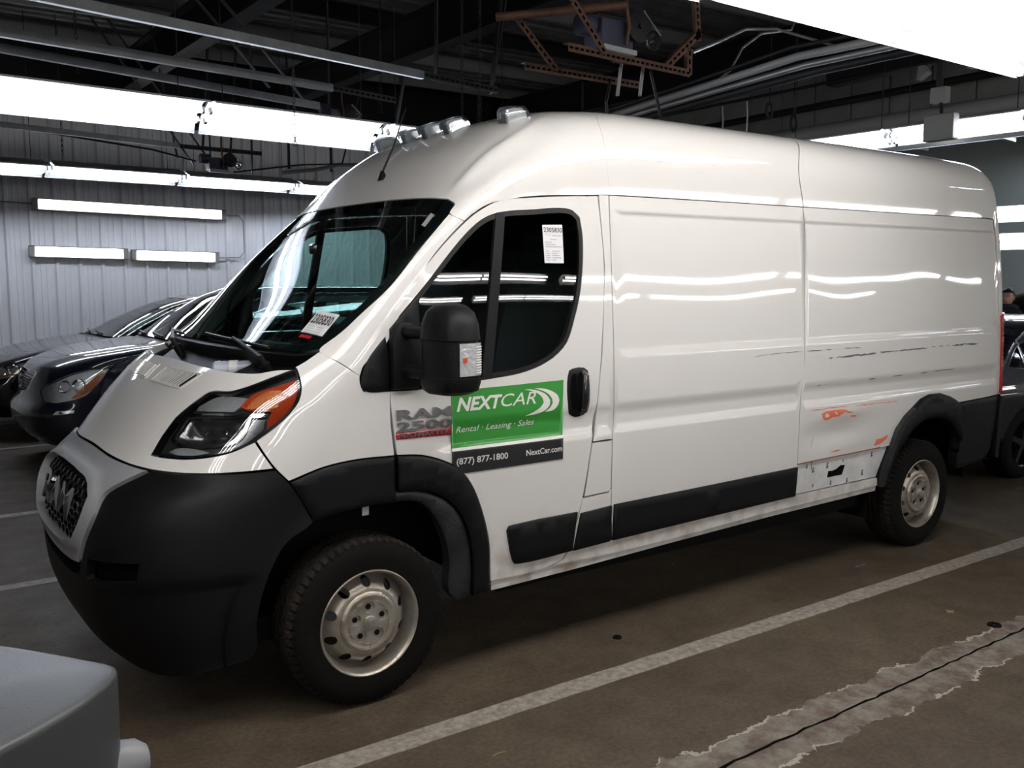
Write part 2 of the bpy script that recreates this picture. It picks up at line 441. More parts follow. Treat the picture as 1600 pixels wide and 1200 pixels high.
def patch(sk,ch,poly,name,m,parent,off=0,depth=.02,grid=None,holes=(),chamfer=0,mirror=False,gap=.0025,crv=True,step=None,post=None):
    """a panel of the skin: outline in a chart, real thickness, rim all round"""
    grid=grid or {'uv':(.09,.035),'side':(.06,.035),'rad':(.035,.025),'fc':(.035,.03)}[ch]
    step=step or min(grid)*1.1
    P=curve(poly,step) if crv else list(poly)
    if ch=='uv' and crv: P=curve(poly,step)
    P=inset(P,gap); H=[curve(h,step) if crv else list(h) for h in holes]; H=[inset(h,-gap) for h in H]
    rings=[]
    if chamfer: rings=[inset(P,chamfer)]+[inset(h,-chamfer) for h in H]
    V,F=fill(P,H,grid,rings); nb=len(P)+sum(len(h) for h in H)
    pts=[];nor=[]
    for k,(a,b) in enumerate(V):
        p,n=sk.ev(ch,a,b); o=off
        if chamfer and k<nb: o=off-chamfer*.9
        p=p+n*o
        if post: p=post(p,n,a,b)
        pts.append(p); nor.append(n)
    if F:
        i=F[len(F)//2]; fn=(pts[i[1]]-pts[i[0]]).cross(pts[i[2]]-pts[i[0]])
        if fn.dot(nor[i[0]])<0: F=[f[::-1] for f in F]; flip=True
        else: flip=False
    nf=len(F); VV=list(pts); NN=list(nor); b0=0
    for lp in [P]+H:
        L=len(lp); sgn=1 if area(lp)>0 else -1
        for i in range(L):
            VV.append(pts[b0+i]); VV.append(pts[b0+i]-nor[b0+i]*depth); NN.append(Vector()); NN.append(Vector())
        q=len(VV)-2*L
        for i in range(L):
            j=(i+1)%L; f=(q+2*i,q+2*i+1,q+2*j+1,q+2*j)
            e=(VV[f[3]]-VV[f[0]]); nn=e.cross(nor[b0+i]); 
            if (sgn>0)==flip: nn=-nn
            if lp is not P: nn=nn
            if flip==(sgn>0): f=f[::-1]
            F.append(f); NN[f[0]]+=nn;NN[f[1]]+=nn;NN[f[2]]+=nn;NN[f[3]]+=nn
        b0+=L
    NN=[n.normalized() if n.length>1e-9 else Vector((0,0,1)) for n in NN]
    cn=None if (chamfer or post) else NN
    o=mk(name,VV,F,m,parent,True,cn)
    outs=[o]
    if mirror:
        V2=[Vector((v.x,-v.y,v.z)) for v in VV]; N2=[Vector((n.x,-n.y,n.z)) for n in NN]
        outs.append(mk(name,V2,[f[::-1] for f in F],m,parent,True,N2 if cn else None))
    return outs[0] if not mirror else outs
_fc=None
def text_geo(s,size=1,extr=0,shear=0,bold=0,spacing=1):
    cu=bpy.data.curves.new('lettering','FONT'); cu.body=s; cu.size=size; cu.extrude=extr; cu.shear=shear; cu.offset=bold; cu.space_character=spacing; cu.resolution_u=3
    o=bpy.data.objects.new('lettering',cu); COL.objects.link(o); dg=bpy.context.evaluated_depsgraph_get()
    me=bpy.data.meshes.new_from_object(o.evaluated_get(dg)); V=[v.co.copy() for v in me.vertices]; F=[tuple(p.vertices) for p in me.polygons]
    bpy.data.objects.remove(o); bpy.data.curves.remove(cu); bpy.data.meshes.remove(me)
    return V,F
def text_on(sk,ch,name,s,m,parent,org,height,width=None,ax=(1,0),ay=(0,1),off=.0016,extr=0,shear=0,bold=0,conv=None):
    """lettering laid on a skin: height = cap height, width = full width, both in metres"""
    V,F=text_geo(s,1,1 if extr else 0,shear,bold)
    x0=min(v.x for v in V);x1=max(v.x for v in V); H=.70; kx=(width/(x1-x0)) if width else height/H; ky=height/H; out=[]
    for v in V:
        a=(v.x-x0)*kx; b=v.y*ky; q=(org[0]+ax[0]*a+ay[0]*b,org[1]+ax[1]*a+ay[1]*b)
        p,n=(conv or (lambda c,q:sk.ev(c,*q)))(ch,q); out.append(p+n*(off+(v.z*extr if extr else 0)))
    return mk(name,out,F,m,parent,False)
def flat_text(name,s,m,parent,height,org,X,Y,width=None,bold=0,extr=0,shear=0):
    V,F=text_geo(s,1,0,shear,bold); x0=min(v.x for v in V);x1=max(v.x for v in V); ky=height/.7; kx=(width/(x1-x0)) if width else ky
    X=Vector(X);Y=Vector(Y);o=Vector(org)
    return mk(name,[o+X*(v.x-x0)*kx+Y*v.y*ky for v in V],F,m,parent,False)
# ---------------------------------------------------------------- room shell
def floor_mat():
    m=mat('floor_concrete',(.085,.068,.050),.62,spec=.35); N=m.node_tree.nodes; L=m.node_tree.links; b=N['Principled BSDF']
    tc=N.new('ShaderNodeTexCoord')
    def noise(sc,det=6,rough=.6):
        n=N.new('ShaderNodeTexNoise'); n.inputs['Scale'].default_value=sc; n.inputs['Detail'].default_value=det; n.inputs['Roughness'].default_value=rough; L.new(tc.outputs['Object'],n.inputs['Vector']); return n.outputs['Fac']
    def ramp(f,a,b_,c1,c2):
        r=N.new('ShaderNodeValToRGB'); r.color_ramp.elements[0].position=a; r.color_ramp.elements[1].position=b_; r.color_ramp.elements[0].color=(*c1,1); r.color_ramp.elements[1].color=(*c2,1); L.new(f,r.inputs[0]); return r.outputs[0]
    def mix(f,a,b_,mode='MIX'):
        x=N.new('ShaderNodeMix'); x.data_type='RGBA'; x.blend_type=mode
        if isinstance(f,float): x.inputs['Factor'].default_value=f
        else: L.new(f,x.inputs['Factor'])
        L.new(a,x.inputs['A']); L.new(b_,x.inputs['B']); return x.outputs['Result']
    c=ramp(noise(.6,5),.35,.7,(.060,.043,.028),(.100,.077,.050))
    c=mix(.55,c,ramp(noise(45,4,.7),.40,.62,(.35,.34,.33),(1,1,1)),'MULTIPLY')
    c=mix(.5,c,ramp(noise(6,6),.38,.6,(.55,.52,.5),(1,1,1)),'MULTIPLY')
    # worn band along the slab joint
    sp=N.new('ShaderNodeSeparateXYZ'); L.new(tc.outputs['Object'],sp.inputs[0])
    def math_(op,a,b_=None):
        q=N.new('ShaderNodeMath'); q.operation=op
        for i,v in enumerate((a,b_)):
            if v is None: continue
            if isinstance(v,(int,float)): q.inputs[i].default_value=v
            else: L.new(v,q.inputs[i])
        return q.outputs[0]
    d=math_('ABSOLUTE',math_('ADD',sp.outputs['Y'],2.16)); d=math_('ADD',d,math_('MULTIPLY',math_('SUBTRACT',noise(5,5),.5),.22))
    f=math_('LESS_THAN',d,.13)
    band=ramp(noise(9,7,.7),.38,.62,(.075,.050,.040),(.17,.155,.13))
    c=mix(f,c,band)
    e=math_('MULTIPLY',math_('LESS_THAN',math_('ABSOLUTE',math_('SUBTRACT',d,.135)),.006),math_('GREATER_THAN',noise(3,2),.5))
    wh=N.new('ShaderNodeRGB'); wh.outputs[0].default_value=(.28,.25,.22,1); c=mix(e,c,wh.outputs[0])
    L.new(c,b.inputs['Base Color'])
    bp=N.new('ShaderNodeBump'); bp.inputs['Strength'].default_value=.25; bp.inputs['Distance'].default_value=.01; L.new(noise(60,5),bp.inputs['Height']); L.new(bp.outputs[0],b.inputs['Normal'])
    rr=N.new('ShaderNodeMapRange'); rr.inputs[3].default_value=.45; rr.inputs[4].default_value=.85; L.new(noise(4,5),rr.inputs[0]); L.new(rr.outputs[0],b.inputs['Roughness'])
floor_mat()
mat('stripe_paint',(.30,.27,.235),.6,noise=(28,.5,(.13,.11,.09)),bump=(60,.3))
mat('wall_sheet',(.76,.77,.80),.5,.0,noise=(1.2,.10))
mat('wall_far',(.50,.56,.53),.6)
mat('deck_dark',(.22,.21,.21),.85,noise=(3,.4),bump=(30,.3))
mat('beam_dark',(.006,.006,.007),.7,spec=.2)
mat('soffit_panel',(.30,.30,.29),.6,noise=(2,.2))
def struct(o): o['kind']='structure'; return o
fl=struct(MB().box((7.5,-2,-.1),(35,25,.2)).build('floor','floor_concrete')); fl['label']='brown stained concrete garage floor'
def strip_mesh(x0,x1,y,wd,seed):
    r=random.Random(seed); n=int((x1-x0)/.08); t=[];b=[]
    for k in range(n+1):
        x=x0+(x1-x0)*k/n; t.append((x,y+wd/2+(r.random()-.5)*.006)); b.append((x,y-wd/2+(r.random()-.5)*.006))
    V=[(a,c,.003) for a,c in t]+[(a,c,.003) for a,c in b]+[(a,c,0) for a,c in t]+[(a,c,0) for a,c in b]; m=n+1; F=[]
    for k in range(n):
        F+=[(m+k,m+k+1,k+1,k),(k,k+1,2*m+k+1,2*m+k),(3*m+k,3*m+k+1,m+k+1,m+k)]
    return V,F
for i,(y,x0,x1,wd,lb) in enumerate(((-1.335,-3,9,.115,'worn white bay stripe on the floor in front of the van'),(1.59,-3,9,.10,'white bay stripe on the floor just behind the van'),(3.43,-3,9,.10,'white bay stripe on the floor by the dark crossover'),(6.54,-3,9,.10,'white bay stripe between the crossover and the sedan'),(8.41,-3,9,.10,'farthest white bay stripe by the sheet metal wall'))):
    V,F=strip_mesh(x0,x1,y,wd,i); o=mk('floor_stripe',V,F,'stripe_paint',None,False); tag(o,lb,'floor marking',kind='structure')
# slab joint: a dark groove with a broken edge
r=random.Random(3); V=[];F=[]; n=150
for k in range(n+1):
    x=-2+9*k/n; y=-2.17+(x-1)*.018+(r.random()-.5)*.012; wd=.004+.005*r.random(); V+=[(x,y-wd,.0012),(x,y+wd,.0012)]
for k in range(n): F.append((2*k,2*k+2,2*k+3,2*k+1))
tag(mk('floor_joint',V,F,'dark_void',None,False),'dark cracked slab joint in the floor at lower right','floor joint',kind='structure')
# back wall of ribbed sheets
wb=struct(MB().box((6,9.72,2.4),(32,.1,4.9)).build('wall_back','wall_sheet')); wb['label']='white ribbed sheet metal wall'
pw=.8775; q=MB()
prof=[]
def ribp(x,h,w0,w1): return [(x-w0/2,0),(x-w1/2,h),(x+w1/2,h),(x+w0/2,0)]
for k in range(3):
    x=k*.2925
    prof+= [(x-.0001,0)] if k==0 else []
    prof+=ribp(x+.04,.030,.075,.030)
    prof+=ribp(x+.135,.006,.03,.016)+ribp(x+.205,.006,.03,.016)
prof.append((pw,0))
P0=[(a,-b,0) for a,b in prof]; P1=[(a,-b,4.85) for a,b in prof]; n=len(prof)
q.V=[Vector(v) for v in P0+P1]; q.F=[(i,i+1,n+i+1,n+i) for i in range(n-1)]
pan=q.build('wall_panel','wall_sheet',wb)
for k in range(22):
    o=pan if k==0 else pan.copy()
    if k: COL.objects.link(o); o.parent=wb
    o.location=(-6.02+pw*k+.0,9.665-(.002 if k%2 else 0),0)
for nm,c,d,l in (('wall_front',(5.2,-14.1,2.45),(30.2,.2,4.9),'pale sheet metal wall behind the viewer'),('wall_left',(-10,-2,2.45),(.2,25,4.9),'pale wall at the left end of the garage'),('wall_right',(20.2,-2,3.5),(.2,25,7),'far pale green wall of the hall')):
    o=struct(MB().box(c,d).build(nm,'wall_far' if nm=='wall_right' else 'wall_sheet')); o['label']=l
# roof deck with ribs
q=MB(); n=0; V=[];y=-14.2
ys=[]
while y<9.8: ys+=[(y,0),(y+.09,0),(y+.12,.04),(y+.21,.04)]; y+=.24
V=[Vector((x,a,4.86+h)) for x in (-10.1,10.0) for a,h in ys]; n=len(ys)
q.V=V; q.F=[(i,i+1,n+i+1,n+i) for i in range(n-1)]; q.box((0,-2,5.0),(20.2,24.4,.1))
struct(q.build('ceiling','deck_dark'))['label']='dark ribbed roof deck'
q=MB(); q.box((17.5,-2,6.95),(15.2,24.4,.1)); struct(q.build('ceiling','deck_dark'))['label']='high dark roof over the far hall'
# rafters and purlins
def ibeam(a,b,h,w_,t=.02):
    a=Vector(a);b=Vector(b);q=MB(); u=Vector((0,0,1)); q.bar(a+u*h/2,b+u*h/2,w_,t); q.bar(a-u*h/2,b-u*h/2,w_,t); q.bar(a,b,t,h); return q
for x,l in ((-4.2,'left of the row of lamps'),(1.62,'above the parked crossover'),(3.75,'above the van cab'),(7.6,'above the van tail')):
    tag(ibeam((x,-13.9,4.45),(x,9.6,4.45),.42,.20,.03).build('roof_beam','beam_dark'),'black steel roof beam running across the ceiling '+l,'beam',kind='structure')
for i,y in enumerate((-8,-6,-4,-2.6,-1.2,.2,1.6,3.0,4.4,5.8,7.2,8.6)):
    tag(ibeam((-9.9,y,4.76),(9.9,y,4.76),.16,.07,.012).build('purlin','painted_grey_steel' if i%3 else 'beam_dark'),None,None,kind='structure')
tag(MB().box((0,9.40,4.36),(19.6,.36,.98)).build('eave_beam','beam_dark'),'deep black eave beam along the top of the ribbed wall','beam',kind='structure')
# panelled wall over the opening at the right
sw=struct(MB().box((10.12,-2,4.35),(.12,24,1.2)).build('wall_right','soffit_panel')); sw['label']='grey panelled wall above the opening behind the van'
q=MB().box((0,0,0),(.05,.58,1.15)); sp=q.build('wall_panel','soffit_panel',sw,bevel=.008)
for k in range(19):
    o=sp if k==0 else sp.copy()
    if k: COL.objects.link(o); o.parent=sw
    o.location=(10.04+(k%2)*.004,-3.0+.60*k,4.37)
# ---------------------------------------------------------------- fluorescent fixtures
def fixture(length,loc,rz,tilt,label,group,wide=.30,tubes=2,cat='light fixture',m='tube_light',nseg=1,hang=True):
    e=empty('light_fixture',loc,0,label,cat,group); e.rotation_euler=Matrix.Rotation(rz,3,'Z').to_euler() if not tilt else (Matrix.Rotation(rz,3,'Z')@Matrix.Rotation(tilt,3,'X')).to_euler()
    h=length/2; q=MB(); w2=wide/2
    pr=[(-w2,-.01),(-w2,0),(-w2*.45,.075),(w2*.45,.075),(w2,0),(w2,-.01)]; pi_=[(a*.97,b-.006) for a,b in pr]
    n=6
    for x in (-h,h):
        q.V+=[Vector((x,a,b)) for a,b in pr]+[Vector((x,a,b)) for a,b in pi_]
    for i in range(n-1): q.F+=[(i,i+1,2*n+i+1,2*n+i),(n+i,3*n+i,3*n+i+1,n+i+1)]
    for b in (0,2*n):
        for i in range(n-1): q.F.append((b+i,b+n+i,b+n+i+1,b+i+1))
    q.F+=[(0,2*n,3*n,n),(n-1,2*n-1,4*n-1,3*n-1)]
    q.build('reflector','reflector_white',e)
    b=MB().box((0,0,.095),(length*.98,.10,.04)).build('ballast_housing','housing_grey',e)
    for s in (-1,1):
        for k in range(tubes):
            y=(k-(tubes-1)/2)*wide*.30; MB().box((s*(h-.012),y,.012),(.022,.03,.05)).build('socket','housing_grey',e)
    if hang:
        R3=e.rotation_euler.to_matrix().inverted()
        for s in (-1,1):
            a=Vector((s*h*.8,0,.11)); MB().tube([a,a+R3@Vector((0,0,4.74-loc[2]))],.004,5).build('hanger_wire','dark_steel',e)
    L=length/nseg
    for sg in range(nseg):
        for k in range(tubes):
            y=(k-(tubes-1)/2)*wide*.30; xc=-h+L*(sg+.5)
            MB().tube([(xc-L/2+.03,y,.006),(xc+L/2-.03,y,.006)],.019,10).build('fluorescent_tube',m,e,True)
    return e
def chain(x,y,z0,z1,label,name='chain',m='dark_steel'):
    q=MB(); z=z0; k=0
    while z<z1:
        r=.011; a=Vector((math.cos(k*PI/2),math.sin(k*PI/2),0)); c=Vector((x,y,z))
        pts=[c+a*r*math.cos(t)*1+Vector((0,0,.019*math.sin(t))) for t in [2*PI*i/6 for i in range(7)]]
        q.tube(pts,.0028,4,cap=False); z+=.031; k+=1
    return tag(q.build(name,m),label,'chain')
T1=-math.radians(30)
ra=math.atan2(3.326-2.995,2.639+.72)
lb1=['second lamp fixture of the nearer row hanging over the bay behind the van','third lamp fixture of the nearer row, its end hidden by the van roof','fourth lamp fixture of the nearer row hidden behind the van roof','leftmost lamp fixture of the nearer row, cut by the left edge']
for i,c in enumerate((-.10,1.53,3.17)):
    fixture(1.60,(c,3.07+(c+.1)*.099,3.02),ra,T1,['leftmost lamp fixture of the nearer hanging row, cut by the left edge','middle lamp fixture of the nearer hanging row, left of the van roof','right end lamp fixture of the nearer hanging row, mostly behind the van roof'][i],'nearer hanging lamp row behind the van',wide=.40)
for i,c in enumerate((-.37,1.23,2.86,4.50)):
    fixture(1.58,(c,8.06+(.0 if i==0 else (c-.4)*.13),3.03),.09,-math.radians(13),['leftmost lamp fixture of the farther hanging row, cut by the left edge','second lamp fixture of the farther hanging row, above the wall lamps','third lamp fixture of the farther hanging row, under the small motor','rightmost lamp fixture of the farther hanging row, behind the windshield'][i],'farther hanging lamp row before the wall',wide=.44)
# big row above the near side of the van
for i,c in enumerate((-2.55,-.10,2.36)):
    fixture(2.44,(c,-2.10,2.885),.02,-math.radians(3),['broad lamp fixture overhead at the top right corner','broad overhead lamp fixture above the van nose, out of frame','broad overhead lamp fixture left of the van nose, out of frame'][2-i],'broad overhead lamp row',wide=.80,tubes=4,nseg=2,m='tube_light_warm')
# row across at the right, above the tail
for i,(y,l) in enumerate(((.18,'lamp fixture at right above the van tail, with the grey box beside it'),(1.43,'lamp fixture at right half hidden by the rear of the van roof'))):
    fixture(1.22,(6.25,y,3.03),PI/2,math.radians(35),l,'lamp row across the aisle behind the van')
# rows across the aisle behind the viewer
for i,(y,z) in enumerate(((-8.2,3.05),(-11.6,3.1))):
    for j,x in enumerate((-5.5,-.6,4.3,9.2,14.1,18.35)):
        fixture(4.6 if j<5 else 2.6,(x,y,z),0,math.radians(35),'long lamp strip %s across the aisle behind the viewer, strip %s'%(('near','far')[i],('one','two','three','four','five','six')[j]),'lamp strips behind the viewer',nseg=3,m='tube_light_warm')
for i,(y,z) in enumerate(((3.58,2.80),(3.4,2.35))):
    fixture(2.4,(14,y-.2,z),PI/2,math.radians(60),['upper distant lamp fixture in the far hall','lower distant lamp fixture in the far hall'][i],'distant hall lamps',hang=False)
for i,(x,y) in enumerate(((14,-6),(17.5,-3.2),(17.5,4.6))):  # unseen strips added behind the van to brighten the far hall wall
    fixture(4.6,(x,y,4.6),0,0,'added unseen lamp strip brightening the far hall wall, strip %s'%('one','two','three')[i],'added unseen hall lamps',nseg=3,hang=False)
# wall fixtures
def wallfix(x0,x1,z,label,n,tilt):
    e=empty('wall_lamp',((x0+x1)/2,9.60,z),0,label,'wall lamp','wall lamps on the ribbed wall'); e.rotation_euler=(0,tilt,0); L=x1-x0
    q=MB(); q.box((0,.02,0),(L,.02,.15)); q.box((0,-.02,.072),(L,.08,.012)); q.box((0,-.02,-.072),(L,.08,.012)); q.box((-L/2+.03,-.02,0),(.06,.08,.15)); q.box((L/2-.03,-.02,0),(.06,.08,.15)); q.build('housing','housing_grey',e)
    for k in range(n):
        a=-L/2+.07+(L-.14)*k/n; b=-L/2+.07+(L-.14)*(k+1)/n
        for dz in (-.028,.028): MB().tube([(a+.02,-.025,dz),(b-.02,-.025,dz)],.019,10).build('fluorescent_tube','tube_light_warm' if n==2 else 'tube_light',e,True)
        MB().box(((a+b)/2,-.05,0),(b-a-.01,.006,.13)).build('diffuser','diffuser',e)
    return e
def diff():
    m=bpy.data.materials.new('diffuser'); m.use_nodes=True; N=m.node_tree.nodes; L=m.node_tree.links; N.clear(); o=N.new('ShaderNodeOutputMaterial'); mx=N.new('ShaderNodeMixShader'); t=N.new('ShaderNodeBsdfTransparent'); g=N.new('ShaderNodeBsdfTranslucent'); mx.inputs[0].default_value=.7; g.inputs[0].default_value=(.9,.9,.9,1)
    L.new(t.outputs[0],mx.inputs[1]); L.new(g.outputs[0],mx.inputs[2]); L.new(mx.outputs[0],o.inputs[0]); MATS['diffuser']=m
diff()
wallfix(.47,3.04,2.705,'upper wall lamp with two bright tubes and dark end caps on the ribbed wall',2,.022)
wallfix(.40,1.64,2.10,'lower left wall lamp on the ribbed wall',1,.018)
wallfix(1.69,2.92,2.066,'lower right wall lamp on the ribbed wall',1,.018)
q=MB(); q.tube([(3.04,9.60,2.68),(3.25,9.60,2.68),(3.32,9.60,2.60),(3.32,9.60,2.14),(3.25,9.60,2.06),(2.92,9.60,2.055)],.010,6); tag(q.build('wall_conduit','conduit',None,True),'thin conduit loop joining the wall lamps at their right ends','conduit')
q=MB(); q.tube([(-2.5,9.60,2.82),(.47,9.60,2.74)],.010,6); tag(q.build('wall_conduit','conduit',None,True),'thin conduit running left from the upper wall lamp','conduit')
# ---------------------------------------------------------------- overhead door tracks, openers, frames
def slotted(a,b,w_,m,name,label,parent=None,cat='steel angle',nh=None):
    a=Vector(a);b=Vector(b);L=(b-a).length; q=MB(); q.bar(a,b,.004,w_); q.bar(a+Vector((0,w_/2,w_/2)),b+Vector((0,w_/2,w_/2)),w_,.004)
    o=q.build(name,m,parent)
    if label: tag(o,label,cat)
    h=MB(); n=nh or int(L/.05); d=(b-a)/n
    yn=-.0035
    for k in range(n):
        c=a+d*(k+.5)+Vector((0,yn,0)); h.bar(c-d*.28,c+d*.28,.003,w_*.28)
    ho=h.build('slot','dark_void',o); ho['kind']='stuff'
    return o
def rail(a,b,label,w_=.055,m='galv_steel'):
    a=Vector(a);b=Vector(b);q=MB(); q.bar(a,b,.004,w_); q.bar(a+Vector((0,.02,w_/2)),b+Vector((0,.02,w_/2)),.04,.004); q.bar(a+Vector((0,.02,-w_/2)),b+Vector((0,.02,-w_/2)),.04,.004)
    return tag(q.build('door_track',m),label,'door track')
rail((-1.6,1.25,3.3),(2.07,2.08,3.32),'galvanised door track nearest the viewer at top left')
rail((-1.7,2.26,3.3),(1.67,2.85,3.3),'second galvanised door track at top left, below the nearest one')
rail((-1.5,2.66,3.3),(1.92,3.67,3.3),'bright door track just above the nearer lamp row')
rail((-1.6,6.45,3.35),(1.66,7.05,3.3),'door track in front of the ribbed wall under the nearer lamps')
slotted((2.07,2.08,3.32),(2.82,2.17,3.30),.05,'dark_steel','slotted_angle','dark slotted angle at the right end of the nearest door track')
slotted((1.66,7.02,3.29),(2.72,7.2,3.30),.05,'dark_steel','slotted_angle','dark slotted angle holding the small motor before the wall')
slotted((1.67,2.86,3.3),(2.3,2.95,3.28),.05,'dark_steel','slotted_angle','dark slotted angle at the end of the second door track')
def struts(L,m,label):
    q=MB()
    for a,b,w_ in L: q.bar(a,b,w_,.012)
    return tag(q.build('hanger_strut',m),label,'steel strut')
for i,(a,b,l) in enumerate((((2.24,2.15,4.7),(2.216,2.15,3.33),'dark upright strut left of the two long chains'),((2.98,2.24,4.7),(2.80,2.24,3.28),'dark upright strut at the end of the nearest track'),((3.10,2.30,4.7),(2.84,2.30,3.3),'slanting perforated strut beside the upright at the track end'),
    ((.68,7.30,4.86),(1.9,7.30,3.12),'left slanting strut of the far motor frame'),((.88,7.36,4.86),(2.15,7.36,3.14),'second slanting strut of the far motor frame'),((1.50,7.43,4.7),(1.75,7.43,3.2),'short steep strut of the far motor frame'),((2.12,7.24,4.7),(2.0,7.24,3.3),'upright strut above the far motor, left one'),((2.47,7.27,4.7),(2.35,7.27,3.3),'broad upright strut above the far motor'),((2.63,7.24,4.7),(2.60,7.24,3.05),'right upright strut of the far motor frame'),
    ((.35,3.9,4.7),(1.55,3.9,3.45),'slanting strut above the nearer lamps, left one'),((.65,3.98,4.7),(1.9,3.98,3.4),'slanting strut above the nearer lamps, right one'))):
    struts([(a,b,.045)],'dark_steel',l)
def opener(c,s,label,rust=False):
    e=empty('door_opener',c,0,label,'door opener')
    q=MB(); q.box((0,0,0),(.30*s,.20*s,.20*s)); q.build('motor_box','motor_paint',e,bevel=.01)
    q=MB(); q.lathe([(0,-.26*s),(.075*s,-.26*s),(.08*s,-.25*s),(.08*s,-.12*s),(0,-.12*s)],20,axis='x',c=(0,.02,.06)); q.build('motor','motor_paint',e,True)
    q=MB(); q.lathe([(0,-.15*s),(.105*s,-.15*s),(.115*s,-.145*s),(.115*s,-.13*s),(.105*s,-.125*s),(0,-.125*s)],28,c=(.17*s,0,.07*s)); q.lathe([(0,-.17*s),(.02*s,-.17*s),(.02*s,-.15*s)],12,c=(.17*s,0,.07*s)); q.build('drive_wheel','dark_steel',e,True)
    q=MB(); q.lathe([(.045*s,-.155*s),(.068*s,-.155*s),(.072*s,-.15*s),(.072*s,-.14*s),(.045*s,-.14*s),(.045*s,-.155*s)],24,c=(.30*s,0,-.01*s)); 
    for k in range(5): t=k*2*PI/5; q.bar((.30*s,-.148*s,-.01*s),(.30*s+.05*s*math.cos(t),-.148*s,-.01*s+.05*s*math.sin(t)),.012*s,.008)
    q.lathe([(0,-.18*s),(.022*s,-.18*s),(.022*s,-.15*s)],12,c=(.30*s,0,-.01*s)); q.build('chain_sprocket','chrome',e,True)
    q=MB(); q.bar((.20*s,-.15*s,.18*s),(.37*s,-.15*s,.03*s),.008,.014); q.build('drive_belt','galv_steel',e)
    q=MB(); q.bar((-.16*s,-.115*s,-.11*s),(.15*s,-.115*s,-.12*s),.05,.035); q.build('mounting_channel','reflector_white',e)
    q=MB(); q.tube([(.04*s,-.13*s,.45*s),(.03*s,-.15*s,.2*s),(.06*s,-.15*s,.05*s),(.05*s,-.13*s,-.07*s)],.014*s,8); q.build('motor_cable','rust_steel',e,True)
    MB().bar((-.08*s,.05,.05),(-.08*s,.05,4.72-c[2]),.03,.012).build('hanger','dark_steel',e)
    return e
opener((2.95,.95,3.50),1.0,'large dark door opener with a chrome chain wheel above the van roof')
opener((2.15,7.2,3.13),.75,'small dark door opener before the ribbed wall')
opener((2.28,4.1,3.30),.6,'small dark door opener just above the nearer lamp row')
fr=empty('opener_frame',(2.36,.68,3.30),0,'rust brown slotted angle frame carrying the large opener over the van','steel frame')
def rel(p): return (p[0]-2.36,p[1]-.68,p[2]-3.30)
for a,b in (((2.361,.68,3.301),(3.632,.80,3.301)),((2.402,.68,3.60),(2.70,.70,3.31)),((3.74,.80,3.62),(3.365,.80,3.30)),((3.627,.80,3.48),(3.627,.80,3.29)),((2.464,1.31,3.30),(3.614,1.34,3.30)),((2.378,1.31,3.64),(2.75,1.31,3.31)),((3.6,.8,4.7),(3.72,.8,3.55)),((2.40,.68,3.6),(2.36,.68,4.7))):
    slotted(rel(a),rel(b),.055,'rust_steel','frame_angle',None,fr)
MB().bar(rel((3.02,1.0,3.35)),rel((3.42,1.0,3.37)),.03,.02).build('cross_bar','rust_steel',fr)
q=MB(); q.tube([rel((2.204,1.3,3.60)),rel((2.9,.70,3.66))],.03,12); q.build('frame_pipe','rust_steel',fr,True)
for a,b,l in (((3.12,1.0,3.34),(3.085,1.0,3.11),'short pale rod hanging under the rusty frame, left one'),((3.34,1.0,3.36),(3.31,1.0,3.13),'short pale rod hanging under the rusty frame, right one')):
    MB().tube([rel(a),rel(b)],.013,8).build('hanging_rod','pipe_white',fr,True)
for i,(x,y,z0,z1,l) in enumerate(((2.045,1.5,2.86,4.7,'long chain left of the pair hanging above the van cab'),(2.20,1.5,2.86,4.7,'long chain right of the pair hanging above the van cab'),(1.10,2.3,2.75,4.7,'thin chain hanging in front of the second lamp fixture'),(-.20,3.1,3.24,4.7,'left chain holding the nearer lamp row'),(2.34,3.3,3.24,4.7,'right chain holding the nearer lamp row'),(.60,8.1,3.24,4.7,'chain holding the farther lamp row'),(3.05,1.36,2.75,3.27,'thin chain hanging below the rusty frame'),(2.60,2.13,2.8,3.3,'short chain hanging by the track end'))): chain(x,y,z0,z1,l)
# cables and conduits
for i,(dy,dz,r,m) in enumerate(((0,0,.035,'pipe_white'),(.10,-.03,.028,'conduit'),(.22,-.05,.040,'dark_steel'),(.34,-.02,.030,'conduit'),(-.1,.03,.018,'dark_steel'))):
    tag(MB().tube([(5.60+dy,4.6,3.55+dz),(5.30+dy,2.2,3.62+dz*1.5),(5.15+dy,1.0,3.66+dz*2),(5.05+dy,-1.2,3.60+dz)],r,10).build('ceiling_conduit',m,None,True),['topmost pale conduit of the bundle crossing above the van tail','second conduit of the bundle crossing above the van tail','thick dark conduit of the bundle crossing above the van tail','last conduit of the bundle, farthest from the viewer','thin dark cable lying along the conduit bundle'][i],'conduit')
for a,l in (([(3.66,.80,3.46),(4.1,1.0,3.62),(4.7,1.2,3.86),(5.1,1.2,3.92),(5.25,.6,3.66)],'pale cable arching up above the conduit bundle'),([(5.35,2.2,3.62),(5.42,2.0,3.75),(5.58,2.0,3.98),(5.85,2.0,4.15),(6.3,2.0,4.25),(6.6,2.0,4.72)],'thin cable curving up right of the rusty frame'),([(3.2,1.2,2.75),(3.15,1.2,3.1),(3.3,1.32,3.3)],'black cable looping below the rusty frame'),([(3.9,.9,2.72),(3.55,1.0,2.95),(3.4,1.0,3.37)],'black cable slanting from the roof to the rusty frame'),
    ([(-1.5,7.0,3.42),(0,7.1,3.36),(1.4,7.2,3.25),(1.9,7.2,3.15)],'black cable sagging along the far door track'),([(2.35,7.2,3.05),(3.3,7.4,3.22),(4.0,7.6,3.3),(4.4,7.6,4.7)],'black cable rising right of the small wall motor')):
    tag(MB().tube(a,.012,6).build('cable','dark_steel' if 'black' in l else 'conduit',None,True),l,'cable')
